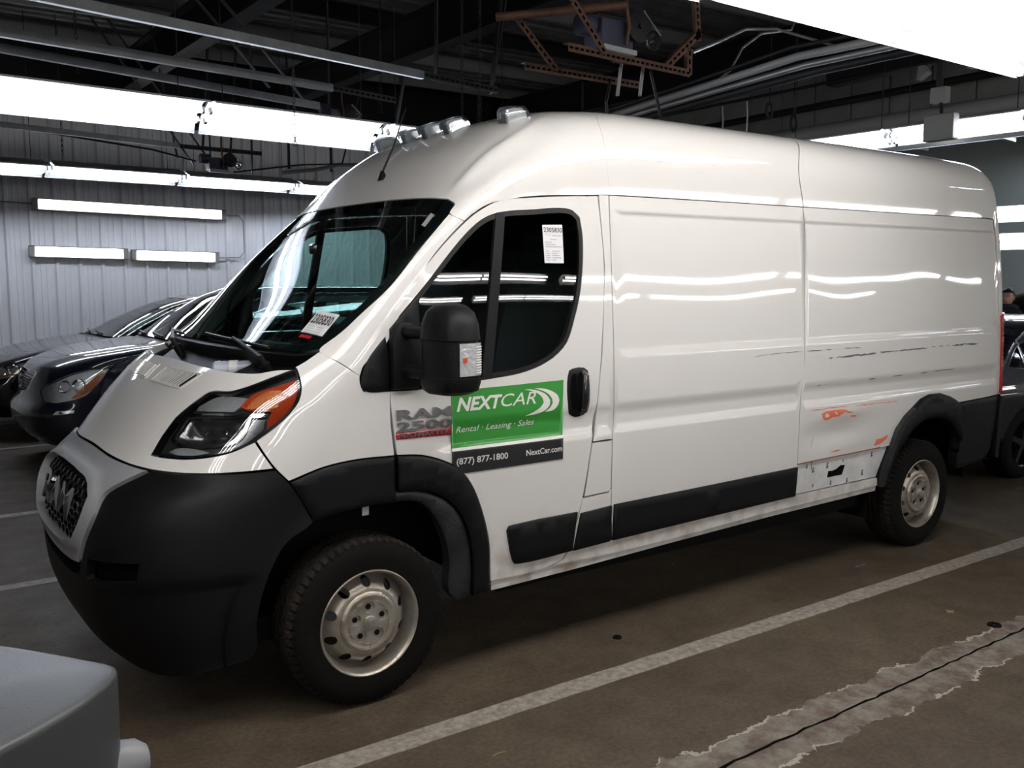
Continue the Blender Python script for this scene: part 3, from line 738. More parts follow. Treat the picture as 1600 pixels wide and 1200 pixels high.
tag(MB().tube([(9.35,9.4,3.70),(9.35,-6,3.78)],.105,16).build('ceiling_pipe','pipe_white',None,True),'thick white pipe running below the panelled wall at right','pipe')
tag(MB().tube([(9.6,9.4,4.06),(9.6,-6,4.28)],.05,12).build('ceiling_pipe','dark_steel',None,True),'dark brown pipe running across the panelled wall','pipe')
tag(MB().tube([(6.47,9.2,3.65),(6.47,-3,3.73)],.016,8).build('ceiling_pipe','dark_steel',None,True),'thin dark pipe above the rear of the van roof','pipe')
for x,y,z,l in ((6.665,2.55,3.57,'left hose ring hanging above the van roof'),(6.637,2.2,3.39,'right hose ring hanging above the van roof')):
    q=MB(); q.tube([(x+.045*math.cos(t),y,z+.08*math.sin(t)) for t in [2*PI*k/12 for k in range(13)]],.016,8,cap=False); q.tube([(x,y,z+.08),(x,y,4.72)],.006,6); tag(q.build('hose_ring','dark_steel',None,True),l,'hook')
for x,y,l in ((6.47,3.05,'left thin white rod standing above the van roof'),(6.47,2.70,'right thin white rod standing above the van roof')):
    tag(MB().tube([(x,y,3.25),(x+.02,y,3.50),(x,y,3.67)],.009,6).build('thin_rod','pipe_white',None,True),l,'rod')
e=empty('junction_box',(6.0,.17,3.035),0,'grey junction box hanging in front of the lamp row at right','electrical box')
q=MB(); q.box((0,0,0),(.10,.27,.22)); q.build('box_body','housing_grey',e,bevel=.012)
q=MB(); q.box((0,.02,.27),(.08,.14,.13)); q.build('upper_box','housing_grey',e,bevel=.008)
q=MB(); q.tube([(0,0,.1),(0,.01,.22)],.015,8); q.bar((0,.03,.3),(0,.03,1.68),.05,.03); q.build('hanger','dark_steel',e)
tag(MB().bar((6.18,2.6,2.93),(6.18,-1.6,2.93),.05,.035).build('lamp_rail','pipe_white'),'pale rail running below the lamp row at right','rail')
pb=tag(MB().tube([(3.55,8.6,3.24),(4.0,8.55,3.30),(4.4,8.55,3.40),(5.2,8.5,3.45),(5.5,8.5,4.86)],.028,8).build('wall_pipe','painted_grey_steel',None,True),'bent brown-grey pipe before the ribbed wall, above the windshield','pipe')
mat('yellow_strap',(.45,.33,.05),.6)
MB().tube([(4.02+.02*math.sin(t),8.5,3.17+.10*math.cos(t)) for t in [2*PI*k/12 for k in range(13)]],.007,6,cap=False).build('strap','yellow_strap',pb,True)
for x in (3.65,4.3): MB().bar((x,8.6,3.3),(x,8.6,4.86),.03,.03).build('hanger','dark_steel',pb)
# clutter on the soffit
dc=tag(MB().bar((8.6,3.2,4.25),(8.6,-.5,4.40),.22,.24).build('air_duct','dark_steel',bevel=.02),'dark square duct with white brackets below the panelled wall','duct')
for y,z in ((2.0,4.02),(1.4,4.05)):
    q=MB(); q.prism([(0,0),(.12,.07),(.02,.22)],-.06,.06,lambda a,b,h:(8.6+h,y-a,z+b)); q.build('bracket','pipe_white',dc)
for y in (2.8,.2): MB().bar((8.6,y,4.3),(8.6,y,4.72),.03,.01).build('strap','dark_steel',dc)
# open-web trusses in the far hall
for i,(x,z) in enumerate(((12.5,3.9),(15.5,4.3),(18.5,4.8))):
    q=MB(); q.bar((x,-8,z+.6),(x,9,z+.6),.09,.09); q.bar((x,-8,z),(x,9,z),.09,.09)
    for k in range(34):
        y=-8+k*.5; q.bar((x,y,z if k%2 else z+.6),(x,y+.5,z+.6 if k%2 else z),.04,.04)
    for yy in (1.5,3.2,5.2): q.bar((x-1.6,yy,z+.3),(x+1.6,yy,z+.1),.07,.07)
    tag(q.build('roof_truss','conduit'),['nearest','middle','farthest'][i]+' open web roof truss in the far hall','truss',kind='structure')
# ---------------------------------------------------------------- wheels
def circle(cx,cy,r,n): return [(cx+r*math.cos(2*PI*k/n),cy+r*math.sin(2*PI*k/n)) for k in range(n)]
def disc_mesh(name,m,parent,outer,holes,yf,depth,grid=.016):
    V,F=fill(outer,holes,(grid,grid)); P=[Vector((a,yf(math.hypot(a,b)),b)) for a,b in V]
    i=F[0]; n=(P[i[1]]-P[i[0]]).cross(P[i[2]]-P[i[0]])
    if n.y>0: F=[f[::-1] for f in F]
    b0=0; nf=len(F)
    for lp in [outer]+list(holes):
        L=len(lp); q=len(P)
        for i in range(L): P.append(P[b0+i]); P.append(P[b0+i]+Vector((0,depth,0)))
        P=P[:q]+[x for i in range(L) for x in (P[b0+i],P[b0+i]+Vector((0,depth,0)))]
        for i in range(L): j=(i+1)%L; F.append((q+2*i,q+2*j,q+2*j+1,q+2*i+1) if lp is not outer else (q+2*i,q+2*i+1,q+2*j+1,q+2*j))
        b0+=L
    return mk(name,P,F,m,parent,True,flat_from=nf)
def van_wheel(parent,loc,rz=0,proto=None):
    if proto is not None:
        o=copy_tree(proto,parent); o.location=loc; o.rotation_euler=(0,0,rz); return o
    # steel rim barrel
    b=MB().lathe([(.213,-.080),(.216,-.096),(.2225,-.103),(.2264,-.105),(.2264,-.110),(.222,-.112),(.216,-.108),(.210,-.094),(.206,-.072),(.202,-.050),(.199,-.030),(.198,.02),(.2,.09),(.213,.1)],72)
    rim=b.build('wheel','wheel_silver',parent,True)
    tprof=[(.214,-.085),(.219,-.101),(.228,-.107),(.2285,-.1135),(.236,-.1135),(.262,-.1175),(.290,-.1175),(.312,-.113),(.330,-.106),(.3395,-.099),(.342,-.0985),(.3505,-.088),(.3545,-.076),
           (.355,-.062),(.347,-.060),(.347,-.052),(.3555,-.050),(.3555,-.024),(.347,-.022),(.347,-.012),(.3555,-.010),(.3555,.016),(.347,.018),(.347,.028),(.3555,.030),(.3555,.05),(.347,.052),(.347,.06),(.355,.062),(.3505,.088),(.342,.0985),(.31,.113),(.27,.1175),(.23,.108),(.214,.09)]
    def mod(i,k,r):
        if 9<=i<=13 or i in (28,29,30): return r-(.0075 if k%4==0 else 0)
        if i in (16,17,20,21,24,25): return r-(.005 if (k+i)%5==0 else 0)
        return r
    t=MB().lathe(tprof,240,mod=mod).build('tire','rubber',rim,True,angle=.5)
    t.data.materials.append(MATS['rubber_tread'])
    for p in t.data.polygons:
        c=p.center
        if math.hypot(c.x,c.z)>.343: p.material_index=1
    def yd(r): return pchip([0,.125,.135,.15,.166,.182,.194,.203],[-.086,-.088,-.090,-.085,-.072,-.050,-.032,-.028],r)
    hs=[circle(.168*math.cos(a),.168*math.sin(a),.0205,14) for a in [PI/2+2*PI*k/10 for k in range(10)]]
    disc_mesh('wheel_disc','wheel_silver',rim,circle(0,0,.2025,90),hs,yd,.006)
    def yc(r): return pchip([0,.03,.036,.10,.115,.124,.130],[-.100,-.100,-.0975,-.0985,-.104,-.103,-.094],r)
    an=[PI/2+2*PI*k/5 for k in range(5)]
    cap=disc_mesh('hub_cap','wheel_silver',rim,circle(0,0,.130,60),[circle(.066*math.cos(a),.066*math.sin(a),.0250,18) for a in an],yc,.022,.011)
    for a in an:
        c=(.066*math.cos(a),0,.066*math.sin(a)); ln=MB().lathe([(0,-.092),(.0095,-.092),(.0125,-.090),(.0135,-.075)],6,c=c)
        ln.lathe([(.0135,-.078),(.0255,-.076),(.0255,-.070)],18,c=c); ln.build('lug_nut','under_black',rim,False)
    # short radial ribs on the cap
    r=MB()
    for a in an:
        a2=a+PI/5
        for rr in (.098,.108): pass
        u=Vector((math.cos(a2),0,math.sin(a2))); r.bar(u*.090+Vector((0,-.100,0)),u*.122+Vector((0,-.104,0)),.004,.004,up=(0,1,0))
        for da in (-.33,.33): 
            q=Vector((math.cos(a+da),0,math.sin(a+da))); q2=Vector((math.cos(a+da*1.75),0,math.sin(a+da*1.75))); r.bar(q*.092+Vector((0,-.1,0)),q2*.092+Vector((0,-.1,0)),.004,.005,up=(0,1,0))
    r.build('cap_rib','wheel_silver',rim)
    bo=MB().lathe([(0,-.1065),(.024,-.106),(.0285,-.1045),(.030,-.098)],28).build('center_boss','wheel_silver',rim,True)
    # horned shield emblem on the boss
    em=[(0,-.017),(.007,-.006),(.006,.004),(.011,-.002),(.015,-.001),(.017,.006),(.013,.013),(.006,.015),(0,.013),(-.006,.015),(-.013,.013),(-.017,.006),(-.015,-.001),(-.011,-.002),(-.006,.004),(-.007,-.006)]
    MB().prism([(a,b) for a,b in em],-.109,-.105,lambda a,b,h:(a,h,b)).build('wheel_emblem','wheel_silver',rim)
    rim.location=loc; rim.rotation_euler=(0,0,rz)
    return rim
# ---------------------------------------------------------------- the van
def van_side_detail(x,z):
    return side_detail(x,z)+.0016*math.sin(x*3.9+z*1.7+.6)*math.sin(z*3.1+x*.6)*sstep(1.3,1.5,x)+.0005*math.sin(x*5.1+z*2)*math.sin(z*3.7+x)+(.0011*math.sin(x*8+1.3*z)*math.sin(z*6.1) if x>2.7 and z<2.1 else 0)
def van_ridge(s,u):
    if s<11.9 or s>15.6: return 0
    u0=pchip([11.9,12.3,12.85,13.6,14.6,15.6],[.80,.777,.742,.69,.565,.50],s); d=u-u0
    a=sstep(11.9,12.4,s)*(1-sstep(13.4,14.6,s))
    return .014*a*(math.exp(-(d/.022)**2)) - .010*a*math.exp(-((d-.070)/.035)**2)
vk=Skin(VAN_RIBS,side_w,van_side_detail,long=(16,),ridge=van_ridge)
van=empty('cargo_van',(0,0,0),0,'white high-roof cargo van with black lower cladding and a green door sign','van')
W='white_paint'
def S(poly,name,m,**k): return patch(vk,'side',poly,name,m,k.pop('parent',van),**k)
def Rd(poly,name,m,**k): return patch(vk,'rad',poly,name,m,k.pop('parent',van),**k)
def U(poly,name,m,**k): return patch(vk,'uv',poly,name,m,k.pop('parent',van),**k)
def sym(h): return h+[(-a,b) for a,b in reversed(h) if abs(a)>1e-6]
def symu(h): return h+[(a,-b) for a,b in reversed(h) if abs(b)>1e-6]
# bumper, surround, grille
tr=lambda L:[vk.torad(a,b) for a,b in L]
sur=[(0,1.052)]+tr([(-.30,1.045)])+[(.546,1.033)]+tr([(-.579,.98),(-.533,.935),(-.53,.854),(-.467,.737),(-.427,.655),(-.30,.640)])+[(0,.625)]
gril=[(0,.965)]+tr([(-.20,.962),(-.394,.945),(-.462,.91),(-.461,.842),(-.392,.744),(-.25,.715)])+[(0,.705)]
slot=[(0,.615)]+tr([(-.28,.628),(-.405,.648),(-.38,.60),(-.28,.578)])+[(0,.562)]
fog=[(.375,.685),(.61,.722),(.60,.655),(.36,.60)]
bump=[(0,1.05)]+[(.546,1.035),(.668,1.036),(.796,1.041),(.954,1.047),(.991,.996),(1.063,.825),(1.045,.806),(.983,.76),(.936,.666),(.907,.565),(.89,.46),(.88,.329),(.862,.300),(.6,.243),(.3,.228),(0,.222)]
def crease(p,n,a,b):
    a=abs(a); r=math.hypot((a-1.32)*1.25,(b-.36)); 
    if a>.5 and b<.95: p=p+n*.013*(1-sstep(.52,.62,r))
    # step under the fog pockets
    p=p-n*.020*(1-sstep(.575,.60,b-.05*sstep(.2,.85,a)))*(1-sstep(.84,.92,a))*sstep(.24,.32,b)*sstep(.36,.52,a)
    return p
bm_=Rd(sym(bump),'front_bumper','black_plastic',holes=[sym(sur),sym(slot),fog,[(-a,b) for a,b in fog][::-1]],depth=.03,post=crease)
Rd(sym([(a,b) for a,b in slot]),'lower_air_intake','dark_void',off=-.035,depth=.005,gap=-.004)
for sg in (1,-1): Rd([(a*sg,b) for a,b in fog],'fog_pocket','dark_void',off=-.045,depth=.005,gap=-.004)
def surp(p,n,a,b):
    d=pdist((abs(a),b),gril[1:-1]+[(0,.705),(0,.965)]) if b<1.02 else .1
    return p+n*(.012+.022*(1-sstep(.012,.05,d)))
Rd(sym(sur),'grille_surround','silver_grey_plastic',holes=[sym(gril)],depth=.05,post=surp,grid=(.025,.018))
gb=Rd(sym(gril),'grille','dark_void',off=-.035,depth=.01,gap=-.006)
hx=MB()
def gp(a,b,o): p,n=vk.ev('rad',a,b); return p+n*o
G=sym(curve(gril,.04)); R0=.034
for j in range(-1,9):
    for i in range(-8,9):
        cy=.70+j*R0*.87*1.0; cx=(i+(.5 if j%2 else 0))*R0*1.75
        if not inside((cx,cy),G): continue
        ring=[(cx+R0*.92*math.cos(PI/6+k*PI/3),cy+R0*.60*math.sin(PI/6+k*PI/3)) for k in range(6)]
        if not all(inside(q,inset(G,-.012)) for q in ring): pass
        for k in range(6):
            a,b=ring[k],ring[(k+1)%6]; hx.bar(gp(*a,-.006),gp(*b,-.006),.006,.014,up=(1,0,0))
tag(hx.build('grille_mesh','gloss_black',van),kind='stuff')
rd_text=lambda c,q:vk.fc(q[0],q[1])
text_on(vk,'fc','grille_lettering','RAM','chrome',van,(.285,.795),.115,.56,ax=(-1,0),ay=(0,1),off=.012,extr=.014,bold=.02)
# hood
tip=[(.516,1.087),(.528,1.159),(.552,1.226),(.598,1.274),(.667,1.325),(.772,1.335),(.836,1.355),(.922,1.390),(1.0,1.421)]
hood=[(0,1.056)]+tr([(-.29,1.049)])+[(.546,1.040),(.668,1.040),(.796,1.044),(.950,1.052),(.891,1.157),(.816,1.118),(.722,1.095),(.633,1.087)]+tip
hood+=tr([(-.84,1.418),(-.786,1.405),(-.692,1.402),(-.585,1.404),(-.416,1.408)])+[(0,1.415)]
Rd(sym(hood),'hood',W,depth=.035,grid=(.03,.018))
# hood vents: slatted panels
for sg in (1,-1):
    vq=[(.045,1.323),(.062,1.381),(.485,1.381),(.435,1.323)]
    def vp(a,b): p,n=vk.fc(-sg*a,b); return p,n
    fr=MB()
    def q2(u,v):
        x0=vq[0][0]+(vq[1][0]-vq[0][0])*v; x1=vq[3][0]+(vq[2][0]-vq[3][0])*v; z=vq[0][1]+(vq[1][1]-vq[0][1])*v; return vp(x0+(x1-x0)*u,z)
    def ln(u0,v0,u1,v1,wd,h,n=8,o=.0015):
        for k in range(n):
            a,na=q2(u0+(u1-u0)*k/n,v0+(v1-v0)*k/n); b,nb_=q2(u0+(u1-u0)*(k+1)/n,v0+(v1-v0)*(k+1)/n); fr.bar(a+na*o,b+nb_*o,wd,h,up=na)
    for u0,v0,u1,v1 in ((0,0,1,0),(1,0,1,1),(1,1,0,1),(0,1,0,0)): ln(u0,v0,u1,v1,.007,.006)
    o=fr.build('hood_vent',W,van)
    for k in range(13):
        fr=MB(); u=.10+.8*k/12; ln(u,.08,u,.92,.009,.010,10,.003); fr.build('vent_slat',W,o)
        fr=MB(); u=.10+.8*k/12+.033; ln(u,.10,u,.90,.012,.004,10,.0030); fr.build('vent_gap','seal_rubber',o)
# headlights
hl=tip+[(1.008,1.424),(1.018,1.405),(1.030,1.351),(1.024,1.306),(.998,1.263),(.951,1.210),(.893,1.160),(.818,1.121),(.724,1.098),(.635,1.091)]
amb=[(.957,1.366),(1.010,1.384),(1.020,1.351),(1.010,1.299),(.976,1.243),(.925,1.203),(.925,1.235),(.938,1.268),(.856,1.272),(.823,1.285),(.859,1.329),(.920,1.354)]
bowl=[(.59,1.247),(.70,1.255),(.853,1.262),(.865,1.251),(.855,1.205),(.825,1.160),(.794,1.148),(.709,1.138),(.60,1.137),(.565,1.157)]
for sg in (1,-1):
    m=lambda L:[(a*sg,b) for a,b in (L if sg>0 else L[::-1])]
    hs=patch(vk,'rad',m(hl),'headlight','lamp_dark',van,off=-.030,depth=.02,holes=[m(bowl)],gap=.002)
    patch(vk,'rad',m(hl),'lamp_rim','gloss_black',hs,off=.001,depth=.03,holes=[inset(curve(m(hl),.03),.009)],gap=.001,grid=(.5,.5))
    bo=patch(vk,'rad',m(bowl),'reflector_bowl','lamp_inner',hs,off=-.03,depth=.01,gap=-.003,grid=(.02,.012),post=lambda p,n,a,b:p-n*.075*sstep(0,.055,pdist((a,b),m(bowl))))
    patch(vk,'rad',m([(a,b) for a,b in bowl]),'bowl_trim','chrome',hs,off=-.016,depth=.012,holes=[inset(curve(m(bowl),.03),.006)],gap=-.004,grid=(.5,.5))
    patch(vk,'rad',m([(.625,1.282),(.70,1.322),(.79,1.328),(.85,1.322),(.815,1.285),(.80,1.268),(.62,1.262)]),'upper_reflector','clear_lens_chrome',hs,off=-.018,depth=.01)
    patch(vk,'rad',m([(.855,1.264),(.922,1.262),(.925,1.249),(.87,1.247)]),'light_guide','chrome',hs,off=-.012,depth=.01,gap=.001)
    patch(vk,'rad',m([(.872,1.243),(.918,1.240),(.915,1.200),(.86,1.150),(.80,1.118),(.72,1.108),(.80,1.135),(.845,1.165)]),'side_reflector','lamp_inner',hs,off=-.016,depth=.01)
    patch(vk,'rad',m([(.575,1.108),(.61,1.128),(.72,1.128),(.75,1.118),(.70,1.106),(.64,1.100)]),'lower_reflector','clear_lens_chrome',hs,off=-.014,depth=.01)
    patch(vk,'rad',m(amb),'turn_signal','orange_lens',hs,off=-.006,depth=.012,gap=0)
    patch(vk,'rad',m([(.845,1.277),(.88,1.322),(.925,1.345),(.962,1.345),(.958,1.285),(.94,1.278)]),'signal_reflector','amber_lens',hs,off=-.003,depth=.005,gap=0)
    for k,(a,b) in enumerate(((.69,1.197),(.775,1.200))):
        p,n=vk.rad(a,b); p=p-n*.06
        if sg<0: p.y=-p.y; n=Vector((n.x,-n.y,n.z))
        d=n.to_track_quat('Z','Y').to_matrix(); q=MB().lathe([(0,.03),(.010,.028),(.013,.015),(.015,-.02)],14,axis='z'); q.V=[p+d@v for v in q.V]
        q.build('bulb','chrome',hs,True)
    patch(vk,'rad',m(hl),'headlight_lens','clear_glass',hs,off=.002,depth=.004,gap=.003)
# fenders
fen=[(.893,1.160),(.951,1.210),(.998,1.263),(1.024,1.306),(1.031,1.351),(1.019,1.405),(1.010,1.424),(1.0,1.428),(1.040,1.452),(1.092,1.488),(1.167,1.446),(1.246,1.389),(1.246,1.359),(1.258,1.327),(1.371,1.319),(1.371,1.191),(1.384,1.052),(1.37,1.052),(1.224,1.053),(1.101,1.037),(.991,.998),(.954,1.050)]
Rd(fen,'front_fender',W,mirror=True)
pil=[(1.700,2.040),(1.605,1.950),(1.406,1.755),(1.237,1.611),(1.092,1.490),(1.167,1.448),(1.244,1.389),(1.269,1.437),(1.356,1.541),(1.384,1.649),(1.446,1.723),(1.529,1.799),(1.644,1.909),(1.753,2.003)]
pil=[(11.60,.905),(11.239,.917),(10.681,.905),(10.338,.843),(9.753,.785),(9.499,.865),(9.118,.95),(9.625,.952),(10.13,.9995),(10.5,.9995),(11.0,.9995),(11.50,.9995)]
U(pil,'windshield_pillar',W,gap=.0012,grid=(.06,.02)); U([(a,-b) for a,b in pil][::-1],'windshield_pillar',W,gap=.0012,grid=(.06,.02))
# windshield, roof
wsh=[(11.93,0),(11.919,.367),(11.895,.666),(11.865,.82),(11.79,.874),(11.60,.902),(11.24,.914),(10.68,.902),(10.338,.840),(9.85,.775),(9.62,.70),(9.50,.4),(9.45,0)]
ws=symu(wsh)
U(ws,'windshield','windshield_glass',off=-.004,depth=.006,gap=.004)
wi=[(11.80,0),(11.79,.367),(11.765,.64),(11.72,.79),(11.60,.835),(11.2,.856),(10.65,.848),(10.32,.79),(9.98,.72),(9.84,.62),(9.74,.35),(9.70,0)]
U(ws,'windshield_border','gloss_black',off=-.0055,depth=.002,holes=[symu(wi)],gap=.003,grid=(.3,.3))
seam1=[(14.80,1.0),(14.83,.921),(14.993,.742),(15.249,.624),(15.33,.4),(15.36,0)]
capp=[(11.93,0),(11.919,.367),(11.895,.666),(11.865,.82),(11.79,.876),(11.605,.908),(11.505,.9995),(12,.9995),(13,.9995),(14,.9995)]+seam1
U(symu(capp),'roof_front_cap',W,grid=(.07,.02),gap=.002)
seam2=[(16.413,1.0),(16.399,.822),(16.429,.637),(16.44,.4),(16.445,0)]
U(symu([(15.36,0),(15.33,.4),(15.249,.624),(14.993,.742),(14.83,.921),(14.80,1.0)]+seam2),'roof_panel',W,grid=(.035,.02),gap=.0012)
U(symu([(a,b) for a,b in seam2[::-1]]+[(17,.9995),(18.6,.9995),(19.4,.9995),(19.4,.6),(19.4,0)]),'roof_panel',W,grid=(.035,.02),gap=.0012)
U(symu([(19.4,0),(19.4,.6),(19.4,.9995),(20.4,.9995),(21.4,.9995),(22.45,.9995),(22.45,.5),(22.45,0)]),'rear_doors',W,grid=(.08,.03),gap=.001)
for sg in (1,-1):
    U([(21.62,.885*sg),(21.66,.985*sg),(22.44,.985*sg),(22.44,.905*sg)],'tail_light','red_lens',off=.012,depth=.02,gap=0,grid=(.08,.03))
U(symu([(22.46,0),(22.46,.5),(22.46,.9995),(22.98,.9995),(22.98,.5),(22.98,0)]),'rear_bumper','black_plastic',off=.02,depth=.05,grid=(.08,.05))
# clearance lamps on the roof front
for y in (-.62,-.21,0,.21,.62):
    best=None
    for k in range(60):
        s=12.8+k*.04
        for j in range(0,40):
            p,n=vk.uv(s,j/50); d=abs(p.x-(.90+.07*(abs(y)>.5)))+abs(p.y+abs(y))
            if best is None or d<best[0]: best=(d,p,n)
    p=best[1].copy(); n=best[2].copy(); p=p+n*.006
    if y>0: p.y=-p.y; n.y=-n.y
    F=Vector((-1,0,0)); F=(F-n*F.dot(n)).normalized(); Rr=F.cross(n)
    l=MB(); prof=[(.085,-.02),(.082,.022),(.06,.050),(0,.064),(-.045,.066),(-.062,.050),(-.066,-.02)]
    nn=len(prof)
    for wv,q in ((-.041,.72),(-.029,1),(.029,1),(.041,.72)): l.V+=[p-F*a*(.9 if q<1 else 1)+n*(h*q-.004)+Rr*wv for a,h in prof]
    for a in range(3):
        for b in range(nn-1): l.F.append((a*nn+b,a*nn+b+1,(a+1)*nn+b+1,(a+1)*nn+b))
    l.F.append(tuple(range(nn))); l.F.append(tuple(3*nn+b for b in range(nn-1,-1,-1)))
    o=l.build('clearance_lamp','clear_glass',van,True)
    l2=MB(); l2.V=[p+(v-p)*.80+n*.004 for v in l.V]; l2.F=l.F; l2.build('lamp_reflector','clear_lens_chrome',o)
# antenna
p,n=vk.uv(12.44,.045); a=MB().lathe([(0,.05),(.010,.045),(.022,.012),(.026,0)],14,axis='z',c=p-Vector((0,0,.008))).build('antenna_base','black_plastic',van,True)
MB().tube([p+Vector((.0,0,.03)),p+Vector((.06,-.01,.16)),p+Vector((.13,-.02,.36))],[.006,.005,.003],8).build('antenna_rod','black_plastic',a,True)
# cowl under the windshield
U(symu([(8.55,0),(8.6,.4),(8.85,.62),(9.25,.80),(9.75,.79),(9.68,.4),(9.66,0)]),'cowl_tray','black_plastic',off=-.075,depth=.01,gap=0)
U(symu([(9.30,0),(9.36,.4),(9.50,.70),(9.72,.78),(9.70,.70),(9.56,.4),(9.52,0)]),'cowl_cover','black_plastic',off=-.012,depth=.07,gap=0)
for s0,u0 in ((9.0,.60),(9.05,-.25)):
    p,n=vk.uv(s0,u0); q,nq=vk.uv(9.58,u0-.30); r,nr=vk.uv(9.66,u0-.62)
    w_=MB().tube([p-n*.05,p+n*.012,q+nq*.02],[.013,.012,.007],10); w_.tube([p-n*.08,p-n*.02],.020,12)
    wo=w_.build('wiper_arm','black_plastic',van,True)
    m1,n1=vk.uv(9.50,u0-.02); bl=MB(); pr=None
    for k in range(9):
        t=k/8; c,nc=vk.uv(9.50+.17*t,u0-.02-.62*t); c=c+nc*.010
        if pr is not None: bl.bar(pr,c,.008,.012,up=nc)
        pr=c
    bl.build('wiper_blade','seal_rubber',wo)
# ---- doors
door=[(.104,1.572),(.116,1.649),(.178,1.723),(.26,1.799),(.37,1.909),(.474,2.0),(.552,2.057),(.677,2.115),(.845,2.136),(.999,2.149),(1.246,2.163),(1.26,1.834),(1.223,1.427),(1.186,1.155),(1.155,1.003),(1.106,.746),(1.085,.674),(1.021,.492),(.999,.461),(.924,.437),(.585,.425),(.573,.603),(.532,.761),(.475,.889),(.408,.967),(.33,1.009),(.236,1.040),(.119,1.052),(.1,1.243),(.097,1.312)]
win=[(.100,1.319),(.217,1.317),(.37,1.331),(.586,1.342),(.772,1.362),(.896,1.399),(.96,1.434),(1.015,1.484),(1.062,1.586),(1.107,1.721),(1.136,1.97),(1.125,2.055),(1.085,2.085),(1.039,2.093),(.86,2.080),(.707,2.066),(.621,2.046),(.549,2.008),(.255,1.720),(.103,1.569)]
for o in S(door+win,'front_door',W,mirror=True,depth=.03):
    pass
near_door=[o for o in van.children if o.name.startswith('front_door')][0]; far_door=[o for o in van.children if o.name.startswith('front_door')][1]
gl=inset(curve([(.11,1.325)]+win[1:-1]+[(.112,1.565)],.04),.020)
for k,dr in enumerate((near_door,far_door)):
    def SS(poly,name,m,**kw):
        o=patch(vk,'side',poly,name,m,dr,**kw)
        if k:
            for v in o.data.vertices: v.co.y=-v.co.y
            o.data.flip_normals()
        return o
    wl=curve([(.11,1.325)]+win[1:-1]+[(.112,1.565)],.04)
    SS(wl,'window_seal','seal_rubber',off=-.001,depth=.03,holes=[gl],crv=False,gap=0,grid=(.3,.3),post=lambda p,n,a,b:p)
    SS(gl,'door_glass','side_glass',off=-.009,depth=.003,crv=False,gap=-.004,post=lambda p,n,a,b:p)
    SS([(.655,2.060),(.703,2.068),(.590,1.342),(.537,1.340)],'window_divider','black_plastic',off=.002,depth=.02,gap=0)
    SS([(.106,1.571),(.252,1.716),(.245,1.604),(.258,1.40),(.268,1.322),(.102,1.321),(.104,1.45)],'mirror_sail','black_plastic',off=.008,depth=.03,chamfer=.006,gap=0)
    hd=SS([(1.013,1.322),(1.022,1.350),(1.04,1.358),(1.11,1.360),(1.133,1.345),(1.142,1.30),(1.142,1.205),(1.132,1.150),(1.10,1.134),(1.058,1.130),(1.022,1.150),(1.013,1.19)],'door_handle','black_plastic',off=.006,depth=.012,gap=0,chamfer=.004)
    h2=SS([(1.03,1.318),(1.04,1.335),(1.06,1.335),(1.062,1.17),(1.04,1.165),(1.03,1.18)],'handle_recess','dark_void',off=.0068,depth=.002,gap=0)
    g=MB(); yy=-1 if k==0 else 1; yw=vk.side(1.09,1.25)[0].y*-yy
    yo=abs(yw); pts=[(1.098,yy*(yo+.004),1.34),(1.094,yy*(yo+.030),1.325),(1.088,yy*(yo+.036),1.26),(1.086,yy*(yo+.036),1.21),(1.088,yy*(yo+.028),1.175),(1.092,yy*(yo+.004),1.165)]
    g.tube(pts,[.012,.017,.019,.019,.017,.012],10); g.build('handle_grip','gloss_black',dr,True)
    MB().lathe([(0,-.004),(.009,-.004),(.011,0),(.011,.01)],14,c=(1.092,yy*(yo+.010),1.148)).build('key_lock','dark_steel',dr,True)
# black corner sail on the fender
S([(.086,1.541),(.040,1.494),(-.005,1.437),(-.027,1.375),(-.031,1.345),(-.018,1.327),(.010,1.319),(.094,1.319),(.098,1.45)],'fender_sail','black_plastic',off=.008,depth=.03,chamfer=.006,gap=0,mirror=True)
# b-pillar strip, fuel flap, cargo panels
S([(1.253,2.166),(1.314,2.168),(1.305,1.835),(1.299,1.424),(1.302,1.145),(1.285,1.036),(1.284,1.006),(1.160,1.004),(1.191,1.155),(1.228,1.427),(1.265,1.834)],'door_pillar',W,mirror=True,gap=.0015,crv=False)
S([(1.158,1.0),(1.284,1.002),(1.282,.766),(1.271,.748),(1.112,.742)],'fuel_flap',W,gap=.003,mirror=True,crv=False)
S([(1.110,.738),(1.270,.744),(1.284,.765),(1.286,.60),(1.285,.502),(1.028,.495),(1.088,.672)],'lower_pillar',W,gap=.0015,crv=False,mirror=True)
S([(1.318,2.168),(2.0,2.171),(2.768,2.172),(2.781,2.089),(2.742,1.357),(2.722,1.094),(2.697,.732),(2.692,.531),(1.302,.504),(1.287,.676),(1.285,1.036),(1.304,1.145),(1.301,1.424),(1.307,1.835)],'cargo_side_panel',W,mirror=True,gap=.0015,grid=(.07,.018),crv=False)
arch=[(4.381,.942),(4.267,.990),(4.134,1.021),(4.0,1.022),(3.907,1.000),(3.734,.907),(3.645,.829),(3.599,.727)]
S([(2.771,2.172),(3.6,2.174),(4.5,2.176),(4.74,2.177),(4.85,2.174),(4.878,2.05),(4.888,1.8),(4.898,1.3),(4.898,.957),(4.702,.951)]+arch+[(3.506,.725),(2.839,.717),(2.697,.716),(2.725,1.094),(2.745,1.357),(2.784,2.089)],'rear_quarter_panel',W,mirror=True,gap=.0015,grid=(.05,.018),crv=False)
S([(2.694,.712),(2.839,.713),(3.506,.720),(3.597,.722),(3.53,.603),(3.50,.538),(2.694,.531)],'damaged_lower_panel','bare_panel',off=-.012,gap=.002,mirror=True,crv=False)
